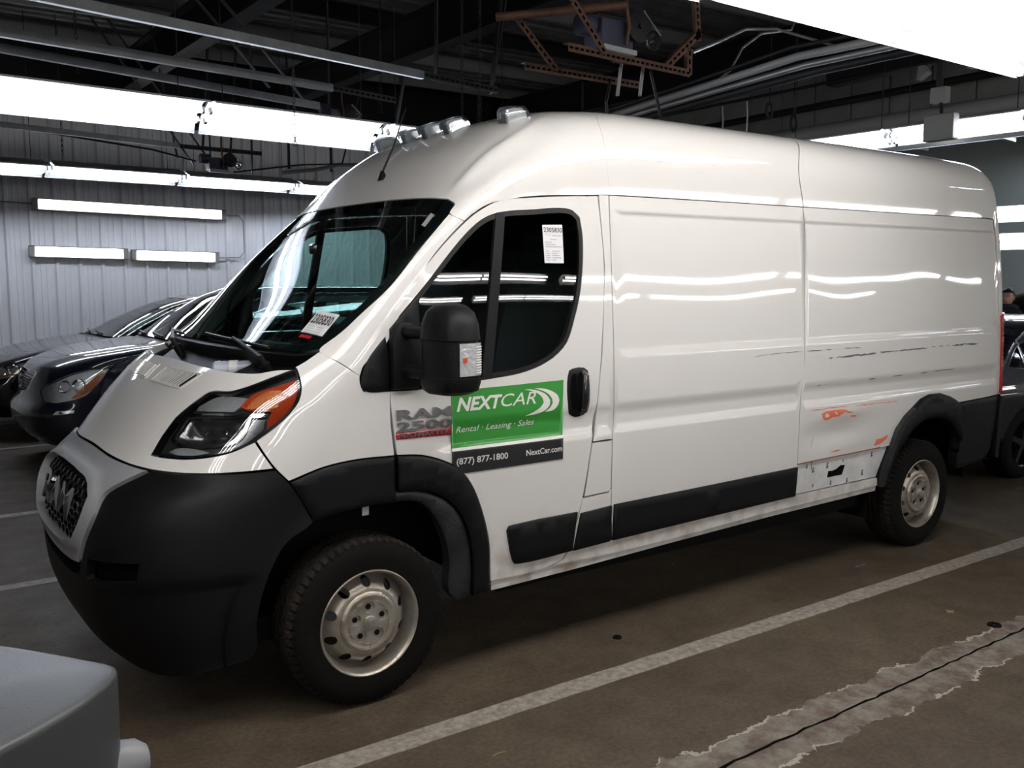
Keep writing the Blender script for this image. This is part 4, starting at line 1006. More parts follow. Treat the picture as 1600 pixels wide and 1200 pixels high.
S([(.93,.436),(1.0,.459),(1.026,.491),(1.056,.491),(1.285,.500),(2.692,.529),(3.498,.536),(3.508,.482),(2.471,.460),(1.674,.433),(1.2,.430)],'sill',W,mirror=True,crv=False)
S([(.60,.375),(1.083,.387),(1.676,.408),(2.474,.430),(3.508,.447),(3.510,.478),(2.471,.456),(1.674,.430),(.925,.432),(.60,.422)],'sill_flange',W,off=-.012,mirror=True,crv=False,gap=.001)
ml=dict(off=.016,depth=.020,chamfer=.007,mirror=True,gap=.001,grid=(.12,.05))
S([(.663,.650),(.674,.670),(.70,.673),(1.070,.679),(1.048,.491),(.735,.484),(.710,.488),(.700,.503)],'side_moulding','black_plastic',**ml)
S([(1.092,.668),(1.286,.679),(1.285,.498),(1.056,.489)],'side_moulding','black_plastic',**ml)
S([(1.301,.681),(2.0,.690),(2.694,.701),(2.692,.529),(2.0,.515),(1.302,.499)],'side_moulding','black_plastic',crv=False,**ml)
# arch claddings
Rd([(.993,.994),(1.101,1.035),(1.224,1.051),(1.37,1.050),(1.384,1.050),(1.388,.901),(1.399,.852),(1.267,.854),(1.162,.844),(1.065,.825)],'fender_cladding','black_plastic',off=.014,depth=.04,chamfer=.012,mirror=True)
S([(.122,1.050),(.236,1.038),(.33,1.007),(.408,.965),(.475,.887),(.532,.759),(.571,.603),(.578,.423),(.580,.390),(.494,.376),(.488,.544),(.464,.67),(.418,.769),(.351,.837),(.255,.883),(.123,.900)],'door_cladding','black_plastic',off=.016,depth=.03,chamfer=.012,mirror=True)
S([(.121,.898),(.255,.881),(.351,.835),(.418,.767),(.464,.668),(.488,.542),(.494,.374),(.419,.357),(.378,.411),(.374,.563),(.349,.668),(.298,.766),(.234,.833),(.10,.856),(.02,.856)],'wheel_lip','worn_black_plastic',off=-.004,depth=.06,chamfer=.008,mirror=True)
ro=[(3.505,.478),(3.53,.603),(3.599,.725),(3.645,.827),(3.734,.905),(3.907,.998),(4.0,1.02),(4.134,1.019),(4.267,.988),(4.375,.940)]
ri=[(4.40,.60),(4.401,.690),(4.335,.760),(4.263,.816),(4.174,.850),(4.066,.864),(3.927,.851),(3.844,.817),(3.784,.777),(3.697,.699),(3.621,.592),(3.583,.489)]
S(ro+[(4.43,.80)]+ri,'rear_arch_cladding','black_plastic',off=.030,depth=.06,chamfer=.018,mirror=True)
S([(3.503,.480),(3.527,.603),(3.592,.725),(3.637,.827),(3.722,.905),(3.815,.955),(3.83,.935),(3.70,.835),(3.62,.70),(3.56,.58),(3.54,.48)],'scuffed_lip','worn_black_plastic',off=.033,depth=.03,gap=0,crv=False)
S([(4.383,.938),(4.54,.947),(4.702,.949),(4.90,.955),(4.90,.86),(4.865,.653),(4.845,.57),(4.791,.516),(4.586,.49),(4.409,.479),(4.40,.62),(4.43,.80)],'rear_bumper_corner','black_plastic',off=.008,depth=.06,chamfer=.008,mirror=True)
# details of the exposed lower panel
S([(3.009,.636),(3.05,.632),(3.09,.640),(3.13,.658),(3.170,.653),(3.145,.597),(3.002,.597)],'panel_hole','dark_void',off=-.0105,depth=.002,gap=0,crv=False)
for x,z,a in ((2.80,.688,.012),(2.86,.660,.016),(2.995,.672,.018),(2.87,.565,.010),(3.04,.560,.014),(3.20,.556,.014),(3.35,.585,.018),(3.44,.690,.016),(3.15,.684,.008)):
    S([(x-a*.5,z-a),(x-a*.2,z+a*.9),(x+a*.5,z+a),(x+a*.1,z+a*.2),(x+a*.6,z-a*.8)],'torn_clip','scratch_dark',off=-.009,depth=.004,gap=0,crv=False,grid=(.2,.2))
S([(2.70,.718),(2.84,.721),(3.506,.730),(3.506,.723),(2.84,.714),(2.70,.711)],'rust_edge','rust_line',off=.0012,depth=.003,gap=0,crv=False)
S([(2.838,.712),(2.844,.712),(2.846,.665),(2.840,.665)],'panel_crack','scratch_dark',off=-.0105,depth=.001,gap=0,crv=False)
def scratch(pts,wd,m,name,seed):
    rnd=random.Random(seed); c=curve(pts,.035,closed=False); up=[];dn=[]
    for i,(x,z) in enumerate(c):
        h=wd*(.35+.65*rnd.random())*(0.15 if i in (0,len(c)-1) else 1); j=(rnd.random()-.5)*wd*.5
        up.append((x,z+h/2+j)); dn.append((x,z-h/2+j))
    S(up+dn[::-1],name,m,off=.0012,depth=.001,gap=0,crv=False,grid=(.3,.3))
scratch([(2.30,1.352),(2.5,1.360),(2.72,1.362)],.003,'scratch_dark','paint_scratch',1)
for i,(a,b) in enumerate(((2.76,2.90),(2.93,2.99),(3.02,3.05),(3.10,3.27))): scratch([(a,1.361),(b,1.360)],.006,'scratch_dark','paint_scratch',10+i)
scratch([(2.958,1.309),(3.0,1.311)],.012,'scratch_dark','paint_scratch',21)
scratch([(3.03,1.311),(3.173,1.314),(3.43,1.317)],.012,'scratch_dark','paint_scratch',22)
scratch([(3.46,1.322),(3.70,1.323),(3.988,1.326)],.010,'scratch_dark','paint_scratch',23)
for i,(a,b) in enumerate(((4.02,4.08),(4.11,4.17),(4.2,4.24))): scratch([(a,1.330),(b,1.331)],.010,'scratch_dark','paint_scratch',30+i)
scratch([(4.27,1.328),(4.42,1.330),(4.588,1.330)],.014,'scratch_dark','paint_scratch',40)
for i,(a,b,z) in enumerate(((2.86,2.90,1.156),(2.93,2.95,1.158),(3.35,3.43,1.163),(3.60,3.72,1.165),(3.9,4.0,1.167),(4.05,4.3,1.170))): scratch([(a,z),(b,z+.002)],.006,'scratch_dark','paint_scratch',50+i)
scratch([(2.82,.80),(2.84,.86)],.01,'scratch_dark','paint_scratch',60)
S([(2.90,.992),(2.94,1.002),(3.02,1.003),(3.10,1.001),(3.14,.990),(3.09,.976),(3.06,.962),(3.0,.962),(2.97,.950),(2.935,.948),(2.91,.965)],'orange_scuff','scratch_orange',off=.0012,depth=.001,gap=0,crv=False,grid=(.3,.3))
scratch([(2.79,1.015),(2.95,1.018),(3.14,1.016)],.008,'scratch_orange','orange_scuff',71)
scratch([(3.12,.985),(3.20,.975)],.010,'scratch_orange','orange_scuff',72)
scratch([(3.17,.955),(3.24,.950)],.014,'scratch_orange','orange_scuff',73)
scratch([(3.22,1.012),(3.40,1.010),(3.66,1.006)],.006,'scratch_orange','orange_scuff',74)
S([(3.44,.745),(3.50,.75),(3.56,.775),(3.575,.80),(3.545,.795),(3.50,.782),(3.46,.785)],'orange_scuff','scratch_orange',off=.0012,depth=.001,gap=0,crv=False,grid=(.3,.3))
scratch([(3.0,.75),(3.10,.755)],.010,'amber_lens','paint_scratch',75)
# magnetic sign on the door
mag=[(.383,1.300),(.70,1.305),(.985,1.310),(.979,1.052),(.380,1.052)]
mg=S(mag,'magnetic_sign','magnet_green',off=.004,depth=.003,gap=0,crv=False,grid=(.03,.006),parent=near_door)
S([(.380,1.052),(.979,1.052),(.979,1.040),(.380,1.040)],'sign_line','white_print',off=.004,depth=.003,gap=0,crv=False,parent=near_door,grid=(.03,.004))
mb_=S([(.380,1.040),(.979,1.040),(.977,.944),(.430,.940),(.40,.965),(.380,.990)],'sign_strip','magnet_black',off=.004,depth=.003,gap=0,crv=False,grid=(.03,.006),parent=near_door)
T=lambda n,s,m,o,h,w,**k: text_on(vk,'side',n,s,m,k.pop('parent',near_door),o,h,w,**k)
T('sign_lettering','NEXT','white_print',(.405,1.212),.056,.236,shear=.28,bold=.032,off=.0055)
T('sign_lettering','CAR','white_print',(.634,1.214),.056,.190,shear=.28,off=.0055)
T('sign_lettering','Rental · Leasing · Sales','white_print',(.405,1.118),.028,.415,shear=.25,off=.0055)
T('sign_lettering','(877) 877-1800','white_print',(.400,.982),.027,.265,bold=.012,off=.0055)
T('sign_lettering','NextCar.com','white_print',(.765,.982),.026,.205,bold=.012,off=.0055)
def arcp(c,rx,ry,a0,a1,n=14): return [(c[0]+rx*math.cos(math.radians(a0+(a1-a0)*i/n)),c[1]+ry*math.sin(math.radians(a0+(a1-a0)*i/n))) for i in range(n+1)]
c1=arcp((.775,1.225),.135,.052,95,-55)+[(.775,1.160)]+[(.80,1.168),(.835,1.182)]+arcp((.775,1.228),.095,.040,-45,75)
c2=arcp((.835,1.225),.125,.055,105,-52)+arcp((.795,1.225),.128,.055,-52,95)
for cc in ([(.760,1.281),(.800,1.279),(.845,1.268),(.885,1.248),(.905,1.222),(.902,1.200),(.880,1.182),(.845,1.170),(.765,1.162),(.815,1.178),(.850,1.195),(.868,1.215),(.860,1.238),(.835,1.258),(.800,1.272)],
           [(.815,1.283),(.865,1.279),(.915,1.264),(.948,1.243),(.958,1.220),(.950,1.198),(.925,1.178),(.875,1.172),(.905,1.190),(.919,1.208),(.916,1.228),(.900,1.248),(.870,1.266)]):
    S(cc,'sign_swoosh','white_print',off=.0055,depth=.001,gap=0,parent=near_door,grid=(.03,.02),step=.02)
# model badges
T('badge_lettering','RAM','badge_chrome',(.120,1.198),.040,.262,bold=.03,off=.004,extr=.006)
T('badge_lettering','2500','badge_chrome',(.120,1.151),.036,.262,bold=.03,off=.004,extr=.006)
S([(.117,1.146),(.384,1.147),(.381,1.112),(.119,1.117)],'badge_plate','badge_red',off=.005,depth=.006,gap=0,chamfer=.002,parent=near_door,grid=(.3,.3))
T('badge_lettering','PROMASTER','badge_chrome',(.128,1.123),.016,.245,bold=.02,off=.0065,extr=.0015)
# window sticker
st=S([(.907,2.016),(1.022,2.020),(1.020,1.844),(.909,1.844)],'window_sticker','paper',off=-.004,depth=.001,gap=0,crv=False,parent=near_door,grid=(.06,.06))
T('sticker_print','2305830','black_print',(.912,1.984),.021,.106,off=-.0025,bold=.01)
T('sticker_print','ALLC','grey_print',(.916,1.969),.009,.035,off=-.0025)
for z,a,b in ((1.970,.96,1.008),(1.953,.945,.985),(1.940,.918,.955),(1.930,.918,.975),(1.920,.918,1.012),(1.900,.918,.938),(1.900,.952,1.0),(1.890,.918,.945),(1.890,.952,.985),(1.880,.918,.94),(1.880,.952,.995),(1.870,.918,.945),(1.870,.952,1.005),(1.860,.918,.94),(1.860,.952,.975)):
    S([(a,z),(b,z),(b,z-.004),(a,z-.004)],'sticker_print','grey_print',off=-.0025,depth=.0005,gap=0,crv=False,parent=near_door,grid=(.2,.2))
# windshield papers
us=U([(10.405,.640),(10.375,.770),(10.105,.758),(10.135,.640)],'windshield_sticker','paper',off=.001,depth=.001,gap=0,crv=False)
wsx=lambda c,q:vk.uv(q[0],q[1])
def wt(s,o,h,w,m='black_print',bold=.01):
    V,F=text_geo(s,1,0,0,bold); x0=min(v.x for v in V);x1=max(v.x for v in V); out=[]
    for v in V:
        a=(v.x-x0)/(x1-x0)*w; b=v.y/.7*h; p,n=vk.uv(o[0]+b-a*.20,o[1]+a); out.append(p+n*.0025)
    mk('sticker_print',out,F,m,us,False)
wt('2305830',(10.270,.648),.095,.112,bold=.025)
for k in range(4):
    s=10.235-k*.03; U([(s,.655),(s-.022,.74),(s-.030,.74),(s-.008,.655)],'sticker_print','grey_print',off=.0022,depth=.0005,gap=0,crv=False,parent=us,grid=(.5,.5))
U([(11.615,.807),(11.586,.838),(11.397,.851),(11.426,.822)],'pass_sticker','silver_grey_plastic',off=.001,depth=.001,gap=0,crv=False,grid=(.5,.5))
U([(10.10,.655),(10.09,.715),(10.03,.712),(10.04,.652)],'inspection_sticker','badge_red',off=.001,depth=.001,gap=0,crv=False,grid=(.5,.5))
# ---- wing mirrors
def mirror_unit(sg):
    def P(x,y,z): return Vector((x,y*sg,z))
    h=MB(); lv=[]; n=20
    # (z, half width along y', half depth along x', centre shift y, centre shift x)
    prof=[(1.318,.045,.035,.02,0),(1.323,.085,.060,.01,0),(1.340,.115,.082,0,0),(1.375,.126,.090,0,0),(1.392,.127,.090,0,0),(1.396,.118,.083,0,0),(1.45,.118,.083,0,0),(1.535,.116,.081,0,0),(1.539,.124,.088,0,0),(1.60,.118,.082,0,0),(1.645,.098,.072,.005,.006),(1.671,.065,.050,.012,.012),(1.679,.025,.02,.02,.015)]
    cx,cy=.235,-1.235; an=math.radians(12)
    for z,hw,hd,sy,sx in prof:
        for k in range(n):
            t=2*PI*k/n; a=math.copysign(abs(math.cos(t))**.55,math.cos(t))*hw+sy; b=math.copysign(abs(math.sin(t))**.75,math.sin(t))*hd+sx
            h.V.append(P(cx+b*math.cos(an)+a*math.sin(an)*-1,cy+a*math.cos(an)+b*math.sin(an),z))
    for i in range(len(prof)-1):
        for k in range(n): h.F.append((i*n+k,i*n+(k+1)%n,(i+1)*n+(k+1)%n,(i+1)*n+k))
    h.F.append(tuple(range(n-1,-1,-1))); h.F.append(tuple((len(prof)-1)*n+k for k in range(n)))
    o=h.build('wing_mirror','black_plastic',van,True)
    # arms
    for z in (1.555,1.395):
        a=MB().tube([P(.16,-.985,z+.004),P(.17,-1.06,z+.004),P(.20,-1.16,z)],[.030,.026,.024],10); a.build('mirror_arm','black_plastic',o,True)
    fo=MB(); fo.prism([(.10,1.325),(.10,1.53),(.13,1.60),(.19,1.60),(.24,1.50),(.25,1.36),(.22,1.325)],-.975,-1.020,lambda a,b,h:P(a,h,b)); fo.build('mirror_foot','black_plastic',o,True,bevel=.012)
    # lamp on the outer front corner
    def cr(u,z,off):
        t=math.radians(u); hw,hd=.121+off,.087+off; a=math.copysign(abs(math.cos(t))**.55,math.cos(t))*hw; b=math.copysign(abs(math.sin(t))**.75,math.sin(t))*hd
        return P(cx+b*math.cos(an)-a*math.sin(an),cy+a*math.cos(an)+b*math.sin(an),z)
    def sheet(u0,u1,z0,z1,off,name,m,par,nu=8,nz=3):
        q=MB(); 
        for oo in (off,off-.012):
            for i in range(nu+1):
                for j in range(nz+1): q.V.append(cr(u0+(u1-u0)*i/nu,z0+(z1-z0)*j/nz,oo))
        K=(nu+1)*(nz+1)
        for i in range(nu):
            for j in range(nz):
                f=(i*(nz+1)+j,(i+1)*(nz+1)+j,(i+1)*(nz+1)+j+1,i*(nz+1)+j+1); q.F.append(f); q.F.append(tuple(K+x for x in f[::-1]))
        for i in range(nu):
            for j in (0,nz): q.F.append((i*(nz+1)+j,(i+1)*(nz+1)+j,K+(i+1)*(nz+1)+j,K+i*(nz+1)+j))
        for j in range(nz):
            for i in (0,nu): q.F.append((i*(nz+1)+j,i*(nz+1)+j+1,K+i*(nz+1)+j+1,K+i*(nz+1)+j))
        return q.build(name,m,par,True)
    sheet(138,212,1.402,1.528,.003,'mirror_lamp','clear_lens_chrome',o)
    for k in range(11): sheet(142,172,1.410+k*.0100,1.410+k*.0100+.005,.0055,'lamp_rib','white_print',o,3,1)
    sheet(192,203,1.456,1.474,.0062,'lamp_bulb','orange_lens',o,3,1)
    return o
mirror_unit(1); mirror_unit(-1)
# ---- wheels and liners
wl0=van_wheel(van,(0,-.868,.3555))
van_wheel(van,(4.035,-.868,.3555),0,wl0); van_wheel(van,(0,.868,.3555),PI,wl0); van_wheel(van,(4.035,.868,.3555),PI,wl0)
for cx,r,a0,a1 in ((0,.60,14,188),(4.03,.56,4,190)):
    for sg in (-1,1):
        q=MB(); n=28
        for k in range(n+1):
            t=math.radians(a0+(a1-a0)*k/n)
            for y in (.955,.60): q.V.append(Vector((cx+r*math.cos(t),sg*y,.36+r*.94*math.sin(t))))
        for k in range(n): q.F.append((2*k,2*k+1,2*k+3,2*k+2))
        q.F.append(tuple(2*k+1 for k in range(n+1)))
        q.build('wheel_liner','under_black',van,True)
for c,d in (((1.95,0,.40),(2.55,1.84,.12)),((4.70,0,.50),(.36,1.7,.12)),((-.55,0,.34),(.5,1.5,.1))): MB().box(c,d).build('underbody','under_black',van)
for cx in (0,4.035): MB().tube([(cx,-.75,.355),(cx,.75,.355)],.045,10).build('axle','under_black',van)
MB().box((3.15,-.55,.36),(.7,.35,.16)).build('fuel_tank','under_black',van,bevel=.02)
q=MB(); q.box((3.30,-.80,.40),(.35,.2,.12)); q.build('side_step','under_black',van,bevel=.01)
MB().box((-.02,-.985,.84),(.03,.01,.045)).build('liner_tag','silver_grey_plastic',van,bevel=.003)
# ---- cab interior
q=MB(); q.prism([(-.20,1.18),(-.18,1.36),(.05,1.44),(.30,1.42),(.42,1.30),(.40,.9),(-.1,.9)],-.88,.88,lambda a,b,h:(a,h,b)); q.build('dashboard','interior_dark',van,bevel=.03)
q=MB(); q.box((1.36,0,1.35),(.03,1.86,1.6)); q.build('cargo_partition','interior_dark',van)
q=MB(); q.box((.85,0,.86),(1.0,1.7,.04)); q.build('cab_floor','interior_dark',van)
for y in (-.48,.48):
    q=MB(); q.box((.98,y,1.12),(.52,.50,.20)); s0=q.build('seat','seat_fabric',van,True,bevel=.05,seg=3)
    q=MB(); q.box((1.22,y,1.50),(.15,.48,.66),Matrix.Rotation(math.radians(12),3,'Y')); q.build('backrest','seat_fabric',s0,True,bevel=.05,seg=3)
    q=MB(); q.box((1.27,y,1.93),(.11,.28,.22),Matrix.Rotation(math.radians(8),3,'Y')); q.build('headrest','seat_fabric',s0,True,bevel=.045,seg=3)
    q=MB(); q.box((.98,y,.92),(.45,.4,.24)); q.build('seat_base','interior_dark',s0)
q=MB(); N=28; tl=Matrix.Rotation(math.radians(-35),3,'Y')
q.tube([Vector((.56,-.48,1.42))+tl@Vector((0,.20*math.cos(2*PI*k/N),.20*math.sin(2*PI*k/N))) for k in range(N+1)],.014,8,cap=False)
q.tube([(.56,-.48,1.42),(.36,-.48,1.28)],.03,8); q.bar(Vector((.56,-.48,1.42))+tl@Vector((0,-.19,0)),Vector((.56,-.48,1.42))+tl@Vector((0,.19,0)),.05,.02)
q.build('steering_wheel','interior_dark',van,True)
p,n=vk.uv(11.2,0); q=MB(); q.box(p-n*.02,(.05,.05,.05)); q.build('sensor_mount','gloss_black',van,bevel=.008)
# ---------------------------------------------------------------- other cars
def pick(u0,u1,s0,s1): return [(s0,u0),(s0,u1),(s1,u1),(s1,u0)]
def make_car(name,sp):
    def wf(x,z):
        w_=pchip(sp['wz'][0],sp['wz'][1],z); L=sp['L']
        w_-=.05*max(0,(1.1-x))**2+.06*max(0,(x-(L-1.2)))**2
        return w_
    def df(x,z): return .012*math.exp(-((z-sp['belt']+.12)/.04)**2)
    k=Skin(sp['ribs'],wf,df,NU=36,NR=6,axis=1.3,zr=(.22,sp['zs']))
    root=empty(name,(0,0,0),0,sp['label'],'car'); B=sp['mat']
    p=lambda ch,poly,nm,m,**q: patch(k,ch,poly,nm,m,q.pop('parent',root),grid=q.pop('grid',{'uv':(.16,.06),'side':(.12,.06),'rad':(.06,.04)}[ch]),**q)
    h0,h1=sp['hood']; w0,w1=sp['ws']
    hlp=sp['headlight']
    # front face and bumper
    p('uv',symu([(0,0),(0,.5),(0,.9995),(h0,.9995),(h0,.5),(h0,0)]),'front_bumper',B,holes=[hlp,[(a,-b) for a,b in hlp][::-1],symu(sp['grille'])],gap=.004,grid=(.1,.05))
    p('uv',symu([(h0,0),(h0,.5),(h0,.9995),(h1,.9995),(h1,.6),(h1,0)]),'hood',B,holes=[x for x in ([hlp,[(a,-b) for a,b in hlp][::-1]] if max(a for a,b in hlp)>h0+.3 and min(a for a,b in hlp)>h0 else [])],gap=.006)
    p('uv',symu([(h1,0),(h1,.6),(h1,.95),(w0,.90),(w0,.5),(w0,0)]),'cowl','black_plastic',off=-.02)
    p('uv',symu([(w0,0),(w0,.5),(w0+.05,.84),((w0+w1)/2,.86),(w1,.82),(w1,.4),(w1,0)]),'windshield','side_glass',off=-.003,depth=.005)
    last=len(sp['ribs'])-1
    p('uv',symu([(w1,0),(w1,.4),(w1,.82),((w0+w1)/2,.865),(w0+.02,.85),(h1,.9),(h1,.9995),(w0,.9995),(w1,.9995),(sp['rw0'],.9995),(sp['rw0'],.84),(sp['rw0'],.4),(sp['rw0'],0)]),'roof',B)
    p('uv',symu([(sp['rw0'],0),(sp['rw0'],.84),(sp['rw1'],.84),(sp['rw1'],0)]),'rear_window','side_glass',depth=.005)
    p('uv',symu([(sp['rw1'],0),(sp['rw1'],.84),(sp['rw0'],.84),(sp['rw0'],.9995),(sp['rw1'],.9995),(last,.9995),(last,.5),(last,0)]),'trunk_lid',B)
    # grille
    p('uv',symu(sp['grille']),'grille','gloss_black',off=-.03,gap=-.006)
    p('uv',symu(sp['grille']),'grille_trim','chrome',off=.006,holes=[inset(symu(sp['grille']),sp['gt'])],crv=False,gap=0,grid=(.9,.9),step=.1)
    gs=[a for a,b in sp['grille']]; n=7
    for j in range(1,n):
        s=min(gs)+(max(gs)-min(gs))*j/n; q=MB(); pr=None; um=min(b for a,b in sp['grille'] if b>0)
        for i in range(9):
            u=(-1+2*i/8)*um*.92; P,N_=k.uv(s,u); P=P-N_*.008
            if pr is not None: q.bar(pr,P,.010,.014,up=N_)
            pr=P
        q.build('grille_bar','painted_grey_steel',root)
    P,N_=k.uv((min(gs)+max(gs))/2,0); q=MB(); R_=.06; q.tube([P+N_*.012+Vector((0,R_*1.25*math.cos(t),R_*math.sin(t)*.9)) for t in [2*PI*i/20 for i in range(21)]],.007,6,cap=False)
    if sp.get('mark')=='L': q.tube([P+N_*.012+Vector((0,.02,.045)),P+N_*.012+Vector((0,.0,-.025)),P+N_*.012+Vector((0,-.05,-.03))],.007,6)
    else: q.tube([P+N_*.012+Vector((0,.035,-.03)),P+N_*.012+Vector((0,0,.04)),P+N_*.012+Vector((0,-.035,-.03))],.006,6)
    q.build('grille_emblem','chrome',root,True)
    # headlights
    for sg in (1,-1):
        m=[(a,b*sg) for a,b in (hlp if sg>0 else hlp[::-1])]
        o=p('uv',m,'headlight',sp.get('lens','clear_lens_chrome'),off=-.02,depth=.02,gap=-.002)
        m2=[(a,b*sg) for a,b in (sp['amber'] if sg>0 else sp['amber'][::-1])]
        p('uv',m2,'turn_signal','amber_lens',off=-.008,depth=.01,gap=0,parent=o)
        c=(sum(a for a,b in m)/len(m),sum(b for a,b in m)/len(m)); P,N_=k.uv(*c); 
        for du in (-.05,.06):
            P,N_=k.uv(c[0]-.05,c[1]+du*sg); d=N_.to_track_quat('Z','Y').to_matrix(); q=MB().lathe([(0,-.03),(.03,-.02),(.055,.0),(.06,-.004)],16,axis='z'); q.V=[P-N_*.012+d@v for v in q.V]; q.build('projector','chrome',o,True)
        p('uv',m,'headlight_lens','clear_glass',off=.004,depth=.004,gap=0,parent=o)
        for fg in sp['fog']: p('uv',[(a,b*sg) for a,b in (fg if sg>0 else fg[::-1])],'fog_lamp','clear_lens_chrome',off=.002,depth=.02,gap=0)
    # sides with arches and windows
    L=sp['L']; r=sp['wr']+.055; x1,x2=sp['axles']; zb=.26
    def arch(cx): return [(cx+r*math.cos(math.radians(a)),sp['wr']+r*math.sin(math.radians(a))) for a in range(-14,195,16)]
    sh=[(q.x,q.z) for q in k.sh if q.z>zb+.02]
    f=[q for q in sh if q[0]<L/2]; b_=[q for q in sh if q[0]>=L/2]
    poly=f+b_+[(b_[-1][0],zb)]+arch(x2)+arch(x1)+[(f[0][0],zb)]
    win=sp['window']
    for o in p('side',poly,'body_side',B,holes=[win],mirror=True,crv=False,step=.08): pass
    g=inset(curve(win,.08),.012)
    for o in p('side',win,'window_trim','chrome',holes=[g],mirror=True,off=.003,crv=False,gap=0,grid=(.9,.9)): pass
    p('side',win,'side_window','side_glass',off=-.01,depth=.004,mirror=True,gap=-.003)
    for x in sp['pillars']:
        p('side',[(x-.03,win[0][1]-.0),(x+.03,win[0][1]),(x+.015,sp['ptop']),(x-.045,sp['ptop'])],'window_pillar','gloss_black',off=-.004,depth=.004,mirror=True,gap=0,crv=False)
    # wheels
    w0_=None
    for cx in (x1,x2):
        for sg in (-1,1):
            if w0_ is None:
                R_=sp['wr']; q=MB().lathe([(R_*.62,-.09),(R_*.66,-.11),(R_*.85,-.112),(R_*.96,-.10),(R_,-.085),(R_,.085),(R_*.96,.1),(R_*.66,.11),(R_*.62,.09)],48)
                w0_=q.build('wheel','rubber',root,True); q=MB(); q.lathe([(R_*.655,-.108),(R_*.62,-.10),(R_*.60,-.05),(R_*.58,.05)],48)
                for i in range(5):
                    t=2*PI*i/5+.3; q.bar((R_*.1*math.cos(t),-.085,R_*.1*math.sin(t)),(R_*.63*math.cos(t),-.095,R_*.63*math.sin(t)),.05,.03,up=(0,1,0))
                q.lathe([(0,-.1),(.06,-.098),(.07,-.08),(.07,-.05)],20); q.build('alloy_rim','wheel_silver',w0_,True); MB().lathe([(0,-.0),(R_*.6,0)],32).build('wheel_back','dark_void',w0_); o=w0_
            else: o=copy_tree(w0_,root)
            o.location=(cx,sg*(wf(cx,.35)-.12),sp['wr']); o.rotation_euler=(0,0,0 if sg<0 else PI)
            q=MB(); n=16
            for i in range(n+1):
                t=math.radians(-14+208*i/n)
                for y in (wf(cx,.5)-.02,.55): q.V.append(Vector((cx+(r+.02)*math.cos(t),sg*y,sp['wr']+(r+.02)*math.sin(t))))
            for i in range(n): q.F.append((2*i,2*i+1,2*i+3,2*i+2))
            q.F.append(tuple(2*i+1 for i in range(n+1))); q.build('wheel_liner','under_black',root)
    MB().box((L/2,0,.30),(L-1.0,1.5,.10)).build('underbody','under_black',root)
    # interior block and seats
    for x,y in ((x1+1.15,-.36),(x1+1.15,.36),(x1+2.0,-.36),(x1+2.0,.36)):
        q=MB(); q.box((x,y,.55),(.5,.48,.3)); q.box((x+.28,y,.85),(.14,.46,.6)); q.box((x+.33,y,sp['zs']-.16),(.09,.24,.18)); q.build('seat','seat_fabric',root,bevel=.03)
    q=MB(); q.box((x1+.45,0,sp['belt']-.12),(.5,1.4,.16)); q.build('dashboard','interior_dark',root,bevel=.03)
    # mirrors, wipers
    for sg in (-1,1):
        q=MB(); y=wf(1.7,sp['belt'])+.10; q.box((sp['mx'],sg*y,sp['belt']+.10),(.12,.21,.13)); o=q.build('wing_mirror',B,root,True,bevel=.045,seg=3)
        q=MB(); q.bar((sp['mx'],sg*(y-.08),sp['belt']+.06),(sp['mx'],sg*(y-.2),sp['belt']+.02),.05,.03); q.build('mirror_arm','gloss_black',o)
    for u in (-.2,.45):
        P,N_=k.uv(w0+.02,u); P2,_=k.uv(w0+.10,u-.45); q=MB(); q.bar(P+N_*.015,P2+N_*.02,.014,.018,up=N_); q.build('wiper','seal_rubber',root)
    return root
SUV=dict(label='dark blue-black crossover with foggy headlights parked behind the van nose',L=4.7,mat='car_navy',mark='L',lens='foggy_lens',
 ribs=[(.16,.26,.60,.26,3),(.02,.40,.55,.40,3.4),(0,.55,.55,.56,3.3),(.07,.66,.56,.70,2.9),(.08,.80,.60,.84,2.7),(.16,.95,.68,.96,2.5),(.42,1.06,.85,1.04,2.8),(.85,1.13,1.15,1.08,3),(1.22,1.17,1.42,1.12,3),(1.62,1.42,1.78,1.34,3),(2.02,1.62,2.10,1.52,3.2),(2.40,1.69,2.45,1.585,3.6),(3.7,1.68,3.7,1.57,3.6),(4.2,1.56,4.15,1.47,3.6),(4.5,1.2,4.4,1.15,4),(4.66,.9,4.5,.9,5),(4.68,.32,4.5,.32,5)],
 wz=([.25,.5,.8,1.02,1.15,1.6],[.87,.915,.925,.905,.865,.66]),belt=1.06,zs=1.585,hood=(5.0,7.9),ws=(8.1,10.2),rw0=12.9,rw1=13.9,
 headlight=[(3.85,.50),(4.25,.62),(4.75,.76),(4.97,.86),(4.97,.985),(4.4,.985),(3.7,.95),(3.15,.86),(2.95,.70),(3.05,.54)],amber=[(3.15,.80),(3.9,.88),(4.7,.955),(4.85,.98),(4.2,.975),(3.5,.93),(3.15,.85)],
 grille=[(4.75,0),(4.72,.34),(3.55,.25),(3.35,0)],gt=.035,fog=[[(2.1,.70),(2.35,.72),(2.35,.84),(2.15,.84)]],wr=.36,axles=(.93,3.65),
 window=[(1.62,1.10),(2.5,1.12),(3.9,1.15),(4.12,1.18),(4.0,1.40),(3.7,1.50),(2.6,1.52),(2.2,1.47),(1.9,1.34)],pillars=(2.62,3.5),ptop=1.50,mx=1.75)
